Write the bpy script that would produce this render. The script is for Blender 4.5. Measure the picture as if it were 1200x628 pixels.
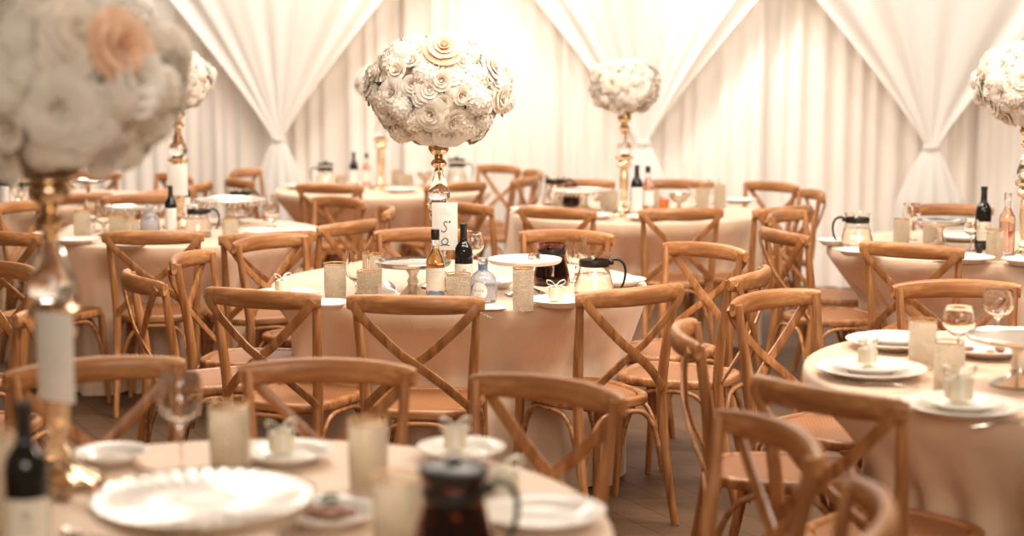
import bpy, math, random
from mathutils import Vector, Matrix
random.seed(11)
S = bpy.context.scene
for o in list(bpy.data.objects): bpy.data.objects.remove(o)
COL = S.collection
PI = math.pi

# ------------------------------------------------------------------ camera
CAM_H, F_PX, HORIZON = 1.65, 1900.0, 75.0
PITCH = math.atan((314 - HORIZON) / F_PX)
cam_d = bpy.data.cameras.new('camera')
cam_d.sensor_width = 36; cam_d.lens = F_PX * 36 / 1200
cam_d.dof.use_dof = True; cam_d.dof.focus_distance = 6.1; cam_d.dof.aperture_fstop = 1.5
cam_d.clip_start = 0.05
cam = bpy.data.objects.new('camera', cam_d); COL.objects.link(cam)
cam.location = (0, 0, CAM_H); cam.rotation_euler = (PI/2 - PITCH, 0, 0)
S.camera = cam

# ------------------------------------------------------------------ light
S.view_settings.view_transform = 'Standard'; S.view_settings.look = 'None'
S.view_settings.gamma = 1; S.view_settings.exposure = 0.0; S.view_settings.use_curve_mapping = False
w = bpy.data.worlds.new('world'); S.world = w; w.use_nodes = True
bg = w.node_tree.nodes['Background']
bg.inputs[0].default_value = (1.0, 0.68, 0.40, 1); bg.inputs[1].default_value = 0.21

def area(name, loc, aim, sx, sy, power, col):
    d = bpy.data.lights.new(name, 'AREA'); d.shape = 'RECTANGLE'; d.size = sx; d.size_y = sy
    d.energy = power; d.color = col
    o = bpy.data.objects.new(name, d); COL.objects.link(o); o.location = loc
    o.rotation_euler = (Vector(aim) - Vector(loc)).to_track_quat('-Z', 'Y').to_euler()
    return o
def spotlight(name, loc, aim, power, size, blend, rad, col):
    d = bpy.data.lights.new(name, 'SPOT'); d.energy = power; d.spot_size = size; d.spot_blend = blend
    d.shadow_soft_size = rad; d.color = col
    o = bpy.data.objects.new(name, d); COL.objects.link(o); o.location = loc
    o.rotation_euler = (Vector(aim) - Vector(loc)).to_track_quat('-Z', 'Y').to_euler()
    return o
WARM = (1.0, 0.88, 0.765)
area('ceiling_light_centre', (0.3, 6.6, 4.3), (0.1, 6.6, 0), 1.8, 1.8, 175, WARM)
area('ceiling_light_side', (3.6, 5.2, 4.2), (1.6, 5.4, 0), 1.6, 1.6, 170, WARM)
area('ceiling_light_far', (-1.6, 10.0, 4.3), (-1.4, 9.6, 0), 1.8, 1.8, 150, WARM)
area('ceiling_light_near', (-0.2, 2.6, 4.3), (-0.2, 3.2, 0), 1.2, 1.2, 6, WARM)

area('room_light_behind_camera', (1.6, -6.0, 4.2), (0.6, 7, 0.8), 5.0, 2.5, 400, WARM)
area('mid_room_fill_light', (0.3, 4.6, 3.1), (0.2, 8.0, 1.5), 3.2, 0.5, 80, WARM)  # added fill above the view, brightens the camera-facing side of the centre table

def wall_y(x): return 12.75 - 0.35 * x           # the draped wall stands at an angle to the room
WN = Vector((-0.35, -1, 0)).normalized()          # its normal, towards the room
WT = Vector((1, -0.35, 0)).normalized()
a_ = Vector((0.2, wall_y(0.2), 0)) + WN * 1.9
area('drape_wash_light', (a_.x, a_.y, 4.4), a_ - WN * 1.8 + Vector((0, 0, 1.2)), 12.0, 0.6, 250, (1.0, 0.96, 0.91)).rotation_euler
for i, (wx, aimz, p) in enumerate(((-0.75, 2.1, 65), (0.25, 2.0, 60), (1.62, 2.0, 165), (3.9, 2.1, 55), (-3.3, 2.2, 50))):
    b = Vector((wx, wall_y(wx), 0)) + WN * 0.75
    a = Vector((wx, wall_y(wx), aimz)) + WN * 0.1
    spotlight('drape_spotlight', (b.x, b.y, 3.15), a, p, math.radians(62), 1.0, 0.12, (1.0, 0.97, 0.92))

# ------------------------------------------------------------------ materials
def mat(name):
    m = bpy.data.materials.new(name); m.use_nodes = True
    nt = m.node_tree; return m, nt, nt.nodes['Principled BSDF']
def ramp(nt, stops):
    r = nt.nodes.new('ShaderNodeValToRGB'); e = r.color_ramp.elements
    while len(e) < len(stops): e.new(0.5)
    for k, (p, c) in enumerate(stops): e[k].position = p; e[k].color = (*c, 1)
    return r
def coords(nt, scale=(1, 1, 1), kind='Object'):
    t = nt.nodes.new('ShaderNodeTexCoord'); m = nt.nodes.new('ShaderNodeMapping')
    m.inputs['Scale'].default_value = scale; nt.links.new(t.outputs[kind], m.inputs['Vector']); return m
def noise(nt, vec, scale, detail=4, rough=0.55):
    n = nt.nodes.new('ShaderNodeTexNoise'); n.inputs['Scale'].default_value = scale
    n.inputs['Detail'].default_value = detail; n.inputs['Roughness'].default_value = rough
    nt.links.new(vec.outputs[0], n.inputs['Vector']); return n
def bump(nt, bs, src, strength, dist):
    b = nt.nodes.new('ShaderNodeBump'); b.inputs['Strength'].default_value = strength; b.inputs['Distance'].default_value = dist
    nt.links.new(src, b.inputs['Height']); nt.links.new(b.outputs[0], bs.inputs['Normal'])

def wood(name, axis, a, b, c, rough=0.36):
    m, nt, bs = mat(name)
    sc = [22, 22, 22]; sc[axis] = 1.6
    v = coords(nt, sc); n = noise(nt, v, 1.6, 6, 0.62)
    big = noise(nt, coords(nt, (3, 3, 3)), 2.2, 2)
    r = ramp(nt, ((0.30, a), (0.52, b), (0.74, c))); nt.links.new(n.outputs['Fac'], r.inputs[0])
    info = nt.nodes.new('ShaderNodeObjectInfo')
    hsv = nt.nodes.new('ShaderNodeHueSaturation'); nt.links.new(r.outputs[0], hsv.inputs['Color'])
    add = nt.nodes.new('ShaderNodeMath'); add.operation = 'MULTIPLY_ADD'; nt.links.new(big.outputs['Fac'], add.inputs[0])
    add.inputs[1].default_value = 0.45; add.inputs[2].default_value = 0.72
    ad2 = nt.nodes.new('ShaderNodeMath'); ad2.operation = 'MULTIPLY_ADD'; nt.links.new(info.outputs['Random'], ad2.inputs[0])
    ad2.inputs[1].default_value = 0.16; nt.links.new(add.outputs[0], ad2.inputs[2])
    nt.links.new(ad2.outputs[0], hsv.inputs['Value'])
    nt.links.new(hsv.outputs[0], bs.inputs['Base Color'])
    bs.inputs['Roughness'].default_value = rough
    bump(nt, bs, n.outputs['Fac'], 0.12, 0.002)
    return m
WA, WB, WC = (0.20, 0.068, 0.019), (0.40, 0.172, 0.059), (0.63, 0.345, 0.155)
M = {}
M['wood_x'] = wood('honey_oak_across', 0, WA, WB, WC)
M['wood_z'] = wood('honey_oak_upright', 2, WA, WB, WC)
m, nt, bs = mat('woven_rattan')
v = coords(nt, (1, 1, 1)); ck = nt.nodes.new('ShaderNodeTexChecker'); ck.inputs['Scale'].default_value = 110
nt.links.new(v.outputs[0], ck.inputs['Vector'])
ck.inputs['Color1'].default_value = (0.30, 0.125, 0.046, 1); ck.inputs['Color2'].default_value = (0.40, 0.18, 0.075, 1)
nt.links.new(ck.outputs['Color'], bs.inputs['Base Color']); bs.inputs['Roughness'].default_value = 0.5
bump(nt, bs, ck.outputs['Fac'], 0.3, 0.002); M['rattan'] = m

def cloth(name, a, b, rough=0.6, scale=4, sheen=0.25, transl=0.0):
    m, nt, bs = mat(name)
    n = noise(nt, coords(nt, (1, 1, 1)), scale, 3)
    r = ramp(nt, ((0.3, a), (0.7, b))); nt.links.new(n.outputs['Fac'], r.inputs[0])
    nt.links.new(r.outputs[0], bs.inputs['Base Color'])
    bs.inputs['Roughness'].default_value = rough; bs.inputs['Sheen Weight'].default_value = sheen
    f = noise(nt, coords(nt, (1, 1, 0.22)), 11, 4); bump(nt, bs, f.outputs['Fac'], 0.35, 0.02)
    if transl:
        t = nt.nodes.new('ShaderNodeBsdfTranslucent'); nt.links.new(r.outputs[0], t.inputs[0])
        mx = nt.nodes.new('ShaderNodeMixShader'); mx.inputs[0].default_value = transl
        nt.links.new(bs.outputs[0], mx.inputs[1]); nt.links.new(t.outputs[0], mx.inputs[2])
        nt.links.new(mx.outputs[0], nt.nodes['Material Output'].inputs['Surface'])
    return m
M['linen'] = cloth('champagne_linen', (0.72, 0.51, 0.345), (0.79, 0.58, 0.41), 0.5, 5, 0.3)
M['napkin'] = cloth('white_napkin', (0.84, 0.79, 0.70), (0.90, 0.86, 0.78), 0.7, 20, 0.2)
M['red_napkin'] = cloth('red_napkin', (0.42, 0.06, 0.03), (0.52, 0.09, 0.05), 0.7, 20, 0.2)
M['drape'] = cloth('ivory_drape', (0.84, 0.76, 0.67), (0.88, 0.80, 0.72), 0.75, 2, 0.2, 0.0)
M['sheer'] = cloth('white_sheer', (0.90, 0.86, 0.80), (0.93, 0.89, 0.84), 0.7, 2, 0.3, 0.3)

def plain(name, col, rough=0.5, metal=0.0, **k):
    m, nt, bs = mat(name)
    n = noise(nt, coords(nt, (1, 1, 1)), 30, 2)
    r = ramp(nt, ((0.3, tuple(c * 0.94 for c in col)), (0.7, col))); nt.links.new(n.outputs['Fac'], r.inputs[0])
    nt.links.new(r.outputs[0], bs.inputs['Base Color'])
    bs.inputs['Roughness'].default_value = rough; bs.inputs['Metallic'].default_value = metal
    for a, b in k.items(): bs.inputs[a.replace('_', ' ')].default_value = b
    return m
def glassy(name, col, rough=0.0, ior=1.45, trans=1.0):
    m, nt, bs = mat(name)
    bs.inputs['Base Color'].default_value = (*col, 1); bs.inputs['Roughness'].default_value = rough
    bs.inputs['IOR'].default_value = ior; bs.inputs['Transmission Weight'].default_value = trans
    return m
M['glass'] = glassy('clear_glass', (1, 0.98, 0.95))
m = glassy('embossed_glass', (1.0, 0.94, 0.84), 0.06, 1.33, 0.95)
nt = m.node_tree; bs = nt.nodes['Principled BSDF']
vo = nt.nodes.new('ShaderNodeTexVoronoi'); vo.inputs['Scale'].default_value = 6
nt.links.new(coords(nt, (1, 1, 3.4)).outputs[0], vo.inputs['Vector']); bump(nt, bs, vo.outputs['Distance'], 0.8, 0.06)
tr = nt.nodes.new('ShaderNodeBsdfTranslucent'); tr.inputs[0].default_value = (0.96, 0.88, 0.74, 1)
mx = nt.nodes.new('ShaderNodeMixShader'); mx.inputs[0].default_value = 0.32
nt.links.new(bs.outputs[0], mx.inputs[1]); nt.links.new(tr.outputs[0], mx.inputs[2])
nt.links.new(mx.outputs[0], nt.nodes['Material Output'].inputs['Surface'])
M['embossed'] = m
M['gold_rim'] = plain('gold_rim', (0.72, 0.42, 0.18), 0.3, 0.7)
M['gold'] = plain('antique_gold', (0.76, 0.55, 0.35), 0.2, 1.0)
M['silver'] = plain('polished_silver', (0.60, 0.545, 0.48), 0.22, 1.0)
M['tin'] = plain('brushed_silver', (0.82, 0.75, 0.67), 0.28, 1.0)
M['china'] = plain('white_china', (0.86, 0.80, 0.72), 0.2)
M['card'] = plain('white_card', (0.86, 0.82, 0.75), 0.6)
M['favor'] = plain('cream_favor_card', (0.78, 0.70, 0.52), 0.6)
M['ribbon'] = plain('ivory_ribbon', (0.88, 0.83, 0.72), 0.45)
M['ink'] = plain('black_ink', (0.03, 0.028, 0.025), 0.6)
M['grey_ink'] = plain('grey_ink', (0.60, 0.57, 0.53), 0.6)
M['black'] = plain('black_plastic', (0.018, 0.014, 0.012), 0.35)
M['foil'] = plain('black_foil', (0.022, 0.017, 0.016), 0.38)
M['winebottle'] = plain('dark_bottle_glass', (0.012, 0.010, 0.008), 0.08)
M['coffee'] = plain('black_coffee', (0.022, 0.007, 0.003), 0.05)
M['coffee_glass'] = glassy('coffee_stained_glass', (0.55, 0.22, 0.10), 0.0)
M['water'] = glassy('water', (0.98, 0.97, 0.95), 0.0, 1.33)
M['amber'] = glassy('amber_spirit', (0.95, 0.50, 0.16), 0.0, 1.36)
M['pink'] = glassy('pink_wine', (0.95, 0.58, 0.46), 0.0, 1.34)
M['smoke'] = glassy('smoky_glass', (0.80, 0.82, 0.88), 0.08, 1.45, 0.85)
M['label'] = plain('cream_label', (0.84, 0.78, 0.66), 0.6)
M['white_label'] = plain('white_label', (0.88, 0.85, 0.80), 0.6)
M['blue'] = plain('blue_label_mark', (0.18, 0.25, 0.42), 0.5)
M['orange_glass'] = glassy('orange_votive_glass', (0.95, 0.36, 0.09), 0.1, 1.4, 0.6)
M['rose'] = plain('ivory_petal', (0.89, 0.83, 0.74), 0.6, 0, Subsurface_Weight=0.0)
M['peach'] = plain('peach_petal', (0.90, 0.58, 0.38), 0.6)
M['blush'] = plain('cream_petal', (0.90, 0.81, 0.69), 0.6)
M['leaf'] = plain('dark_leaf', (0.045, 0.05, 0.025), 0.5)
M['moss'] = plain('dry_foam', (0.66, 0.56, 0.44), 0.9)
M['food'] = plain('braised_meat', (0.30, 0.13, 0.07), 0.45)
M['herb'] = plain('green_herb', (0.06, 0.12, 0.03), 0.5)
M['tomato'] = plain('orange_morsel', (0.55, 0.20, 0.06), 0.4)
M['crystal'] = glassy('crystal_bead', (1, 0.97, 0.93), 0.0, 1.6)
M['steel'] = plain('steel_underframe', (0.35, 0.33, 0.31), 0.4, 1.0)
M['ply'] = plain('plywood', (0.42, 0.27, 0.15), 0.6)
M['plaster'] = plain('plaster_wall', (0.70, 0.60, 0.50), 0.9)
# floor: worn brown boards
m, nt, bs = mat('brown_floorboards')
v = coords(nt, (1, 1, 1)); v.inputs['Rotation'].default_value = (0, 0, math.radians(62))
br = nt.nodes.new('ShaderNodeTexBrick'); br.inputs['Scale'].default_value = 1.0
br.inputs['Brick Width'].default_value = 1.5; br.inputs['Row Height'].default_value = 0.14; br.inputs['Mortar Size'].default_value = 0.003
br.inputs['Color1'].default_value = (0.105, 0.055, 0.027, 1); br.inputs['Color2'].default_value = (0.140, 0.077, 0.040, 1)
br.inputs['Mortar'].default_value = (0.06, 0.032, 0.018, 1)
nt.links.new(v.outputs[0], br.inputs['Vector'])
n = noise(nt, coords(nt, (2, 30, 1)), 1.5, 5)
mx = nt.nodes.new('ShaderNodeMixRGB'); mx.blend_type = 'OVERLAY'; mx.inputs[0].default_value = 0.5
nt.links.new(br.outputs['Color'], mx.inputs[1]); nt.links.new(n.outputs['Fac'], mx.inputs[2])
nt.links.new(mx.outputs[0], bs.inputs['Base Color']); bs.inputs['Roughness'].default_value = 0.55; bs.inputs['Specular IOR Level'].default_value = 0.25
M['floor'] = m

# ------------------------------------------------------------------ mesh helpers
class G:
    def __init__(s): s.v = []; s.f = []; s.mi = []; s.cur = 0
    def add(s, vs, fs):
        b = len(s.v); s.v += [tuple(p) for p in vs]
        for f in fs: s.f.append([b + i for i in f]); s.mi.append(s.cur)
    def lathe(s, prof, seg=32, c=(0, 0, 0), wob=None):
        vs = []; fs = []; rings = []
        for r, z in prof:
            if r < 1e-6: rings.append([len(vs)]); vs.append((c[0], c[1], c[2] + z))
            else:
                rings.append(list(range(len(vs), len(vs) + seg)))
                for k in range(seg):
                    a = 2 * PI * k / seg; rr = r * (wob(a, z) if wob else 1)
                    vs.append((c[0] + rr * math.cos(a), c[1] + rr * math.sin(a), c[2] + z))
        for A, B in zip(rings, rings[1:]):
            if len(A) == 1 and len(B) == 1: continue
            for k in range(seg):
                k2 = (k + 1) % seg
                if len(A) == 1: fs.append((A[0], B[k2], B[k]))
                elif len(B) == 1: fs.append((A[k], A[k2], B[0]))
                else: fs.append((A[k], A[k2], B[k2], B[k]))
        s.add(vs, fs); return s
    def sweep(s, pts, rx, ry=None, n=10, up=(0, 0, 1), ex=1.0, closed=False):
        """tube along pts; rx sideways, ry along up; numbers or per-point lists; ex < 1 squares the section"""
        P = [Vector(p) for p in pts]; N = len(P); ry = rx if ry is None else ry
        vs = []; fs = []
        for i, p in enumerate(P):
            if closed: t = P[(i + 1) % N] - P[i - 1]
            else: t = P[min(i + 1, N - 1)] - P[max(i - 1, 0)]
            t.normalize(); u = Vector(up(i) if callable(up) else up)
            sd = t.cross(u)
            if sd.length < 1e-4: sd = t.cross(Vector((0.3, 1, 0.2)))
            sd.normalize(); uu = sd.cross(t).normalized()
            a = rx[i] if isinstance(rx, (list, tuple)) else rx
            b = ry[i] if isinstance(ry, (list, tuple)) else ry
            for k in range(n):
                th = 2 * PI * (k + 0.5) / n; cx, sy = math.cos(th), math.sin(th)
                cx = math.copysign(abs(cx) ** ex, cx); sy = math.copysign(abs(sy) ** ex, sy)
                vs.append(p + sd * a * cx + uu * b * sy)
        for i in range(N if closed else N - 1):
            j = (i + 1) % N
            for k in range(n):
                k2 = (k + 1) % n
                fs.append((i * n + k, i * n + k2, j * n + k2, j * n + k))
        if not closed:
            fs.append(tuple(range(n))[::-1]); fs.append(tuple((N - 1) * n + k for k in range(n)))
        s.add(vs, fs); return s
    def box(s, c, d, bev=0.0, rot=0.0):
        x, y, z = d[0] / 2, d[1] / 2, d[2] / 2; b = min(bev, x * .9, y * .9, z * .9)
        ca, sa = math.cos(rot), math.sin(rot)
        if b <= 0:
            vs = [(sx * x, sy * y, sz * z) for sz in (-1, 1) for sx, sy in ((-1, -1), (1, -1), (1, 1), (-1, 1))]
            fs = [(3, 2, 1, 0), (4, 5, 6, 7)] + [(k, (k + 1) % 4, 4 + (k + 1) % 4, 4 + k) for k in range(4)]
        else:
            vs = []; fs = []
            rings = [(x - b, y - b, 0, -z), (x - b * .3, y - b * .3, b * .7, -z + b * .3), (x, y, b, -z + b), (x, y, b, z - b), (x - b * .3, y - b * .3, b * .7, z - b * .3), (x - b, y - b, 0.0, z)]
            for X, Y, q, Z in rings:
                q = max(q, 1e-4)
                for sx, sy in ((1, 1), (-1, 1), (-1, -1), (1, -1)):
                    p1 = (sx * X, sy * (Y - q)); p2 = (sx * (X - q), sy * Y)
                    for p in ((p1, p2) if sx * sy > 0 else (p2, p1)): vs.append((*p, Z))
            for r in range(5):
                for k in range(8): fs.append((r * 8 + k, r * 8 + (k + 1) % 8, r * 8 + 8 + (k + 1) % 8, r * 8 + 8 + k))
            fs.append(tuple(range(8))[::-1]); fs.append(tuple(range(40, 48)))
        s.add([(c[0] + p[0] * ca - p[1] * sa, c[1] + p[0] * sa + p[1] * ca, c[2] + p[2]) for p in vs], fs); return s
    def grid(s, fn, nu, nv, wrap=False):
        vs = [fn(i / nu, j / nv) for j in range(nv + 1) for i in range(nu if wrap else nu + 1)]
        W = nu if wrap else nu + 1; fs = []
        for j in range(nv):
            for i in range(nu):
                i2 = (i + 1) % W
                fs.append((j * W + i, j * W + i2, (j + 1) * W + i2, (j + 1) * W + i))
        s.add(vs, fs); return s
    def ball(s, c, r, seg=12, rings=8, sq=(1, 1, 1)):
        b = len(s.v); s.lathe([(max(0, r * math.sin(PI * k / rings)) if 0 < k < rings else 0, -r * math.cos(PI * k / rings)) for k in range(rings + 1)], seg)
        for i in range(b, len(s.v)):
            p = s.v[i]; s.v[i] = (c[0] + p[0] * sq[0], c[1] + p[1] * sq[1], c[2] + p[2] * sq[2])
        return s
    def mesh(s, name, mats, smooth=True):
        me = bpy.data.meshes.new(name); me.from_pydata(s.v, [], s.f)
        for m_ in (mats if isinstance(mats, (list, tuple)) else [mats]): me.materials.append(M[m_] if isinstance(m_, str) else m_)
        me.polygons.foreach_set('material_index', s.mi)
        me.polygons.foreach_set('use_smooth', [smooth] * len(s.f))
        me.update()
        if smooth and hasattr(me, 'set_sharp_from_angle'): me.set_sharp_from_angle(angle=math.radians(50))
        return me

def link(name, me, parent=None, loc=(0, 0, 0), rz=0.0):
    o = bpy.data.objects.new(name, me); COL.objects.link(o); o.location = loc; o.rotation_euler = (0, 0, rz)
    if parent: o.parent = parent
    return o
def tag(o, label, cat, group=None, kind=None):
    if label: o['label'] = label
    if cat: o['category'] = cat
    if group: o['group'] = group
    if kind: o['kind'] = kind
    return o
def thing(name, label, cat, loc, rz=0.0, group=None, scale=None):
    o = link(name, None, None, loc, rz); o.empty_display_size = 0.05
    if scale: o.scale = scale if isinstance(scale, tuple) else (scale,) * 3
    return tag(o, label, cat, group)
CACHE = {}
def cached(key, fn):
    if key not in CACHE: CACHE[key] = fn()
    return CACHE[key]
def spot(px, py, z):
    """the point at height z that the photograph shows at pixel (px, py)"""
    a, b = (px - 600) / F_PX, (314 - py) / F_PX
    d = Vector((a, math.cos(PITCH) + b * math.sin(PITCH), -math.sin(PITCH) + b * math.cos(PITCH)))
    t = (z - CAM_H) / d.z
    return Vector((0, 0, CAM_H)) + d * t
def bez(pts, n=6):
    """Catmull-Rom through pts"""
    P = [Vector(p) for p in pts]; out = []
    for i in range(len(P) - 1):
        a, b, c, d = P[max(i - 1, 0)], P[i], P[i + 1], P[min(i + 2, len(P) - 1)]
        for k in range(n):
            t = k / n
            out.append(0.5 * ((2 * b) + (c - a) * t + (2 * a - 5 * b + 4 * c - d) * t * t + (3 * b - a - 3 * c + d) * t ** 3))
    return out + [P[-1]]

# ------------------------------------------------------------------ the setting
def structure(name, g, m_): return tag(link(name, g.mesh(name, m_, False)), None, None, None, 'structure')
g = G(); g.box((0, 6.5, -0.05), (16, 19, 0.1)); structure('floor', g, 'floor')
g = G(); c = Vector((0, wall_y(0), 0)) - WN * 0.25
g.box((c.x, c.y, 1.9), (13.5, 0.12, 3.8), 0, math.atan2(WT.y, WT.x)); structure('wall_back', g, 'plaster')

def wall_pt(s, z, off): # s metres along the wall, off metres out from it
    b = Vector((0, wall_y(0), 0)) + WT * s + WN * off
    return (b.x, b.y, z)
def wall_s(px):        # distance along the wall at which pixel column px meets it
    k = (px - 600) / F_PX; x = 12.75 * k / (1 + 0.35 * k); x = 12.75 * k * 1.0 / (1 + 0.35 * k)
    return x / WT.x
panel_edges = [-5.9, wall_s(262), wall_s(470), wall_s(668), wall_s(892), wall_s(1150), 5.4]
panel_names = ['behind the blurred big flower ball', 'behind the first swag', 'between the first and second swags',
               'behind the second swag', 'between the second and third swags', 'behind the far flower ball past the third swag']
for k in range(6):
    a, b = panel_edges[k], panel_edges[k + 1]; rnd = random.Random(k)
    a -= .03; b += .03; n = max(4, round((b - a) / 0.15)); ph = [rnd.uniform(-.35, .35) for _ in range(n + 2)]; am = [rnd.uniform(.55, 1.25) for _ in range(n + 2)]
    def fold(u, v, a=a, b=b, n=n, ph=ph, am=am, dp=0.045 + 0.062 * (k % 2)):
        t = u * n; i = int(t); f = t - i
        A = am[i] * (1 - f) + am[i + 1] * f; p = ph[i] * (1 - f) + ph[i + 1] * f
        q = math.cos(2 * PI * (t + p)); q = math.copysign(abs(q) ** 0.8, q)
        drift = 0.012 * math.sin(5 * u * n / 4 + 3 * v)
        return wall_pt(a + (b - a) * u + drift * v, 3.55 * (1 - v) + 0.012, dp + 0.024 * A * q * (0.75 + 0.25 * v))
    g = G(); g.grid(fold, n * 10, 14)
    tag(link('pleated_drape', g.mesh('pleated_drape', 'drape')), 'pleated ivory floor-length drape panel ' + panel_names[k], 'drape', 'pleated backdrop panels')

def swag(px, tie_z, label, off0=.33, sl=1.0, sr=1.0):
    s0 = wall_s(px); root = thing('draped_swag', label, 'curtain', wall_pt(s0, 0, off0), 0, 'tied sheer swags')
    L = Vector(root.location)
    def loc(s, z, off): return Vector(wall_pt(s0 + s, z, off0 + off)) - L
    rnd = random.Random(int(px)); fr = [(rnd.uniform(0, 6.28), rnd.uniform(.7, 1.3)) for _ in range(8)]
    H = 3.5 - tie_z
    def hw(h): return 0.035 + 0.76 * h ** 1.12
    def top(u, v):
        h = H * v ** 1.25; U = 2 * u - 1; wd = hw(h) * (sl if U < 0 else sr)
        fold = sum(math.sin(U * (9 + 5 * k) * fr[k][1] + fr[k][0]) for k in range(4)) / 4
        am = 0.036 * min(1, h / 0.7) + 0.012
        edge = 0.03 * max(0, abs(U) - .93) / .07
        return loc(U * wd, tie_z + h + (0.10 * (1 - abs(U)) ** 1 * 0), 0.03 + am * fold + edge + 0.06 * min(1, h) * (1 - U * U))
    g = G(); g.grid(top, 150, 36); link('gathered_sheer', g.mesh('gathered_sheer', 'sheer'), root)
    def tail(u, v):
        h = (tie_z - 0.012) * v; a = u * 2 * PI
        wd = 0.045 + 0.13 * min(1, (h / 0.38)) ** 0.75 + 0.07 * h
        fold = 1 + 0.16 * math.sin(11 * a + fr[0][0]) * min(1, h * 3)
        return loc(math.cos(a) * wd * fold, tie_z - h, 0.05 + math.sin(a) * 0.38 * wd * fold)
    g = G(); g.grid(tail, 88, 22, True); link('tail', g.mesh('tail', 'sheer'), root)
    g = G(); g.sweep([loc(0.055 * math.cos(a), tie_z + 0.005 * math.sin(a), 0.04 + 0.05 * math.sin(a)) for a in [2 * PI * k / 24 for k in range(24)]], 0.008, 0.018, 8, closed=True)
    link('tie_band', g.mesh('tie_band', 'sheer'), root)
    return root
swag(352, 1.05, 'white sheer swag tied in beside the crystal-fringed cake stand table', .33, 1.05, 1.05)
swag(763, 1.06, 'white sheer swag tied in behind the small flower ball', .20)
swag(1096, 1.07, 'white sheer swag tied in above the table with the pink bottle')

# ------------------------------------------------------------------ tables: centre x, y
RT, ZT = 0.765, 0.768
TAB = {'near': (-0.57, 3.02), 'centre': (-0.215, 6.58), 'second': (0.75, 9.78), 'pink': (2.32, 7.9), 'plates': (1.62, 4.62),
       'drape': (-0.92, 11.55), 'fringe': (-1.78, 8.6), 'edge': (-2.62, 5.35), 'corner': (-3.1, 10.75)}
TNAME = {'near': 'silver stand and dark carafe table', 'centre': 'table with the squat clear bottle', 'second': 'table below the second swag',
         'pink': 'pink bottle table', 'plates': 'near table with the stacked white plates', 'drape': 'table set against the drapes',
         'fringe': 'crystal-fringed cake stand table', 'edge': 'table cut off by the frame edge', 'corner': 'corner table behind the huge flower ball'}

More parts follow.
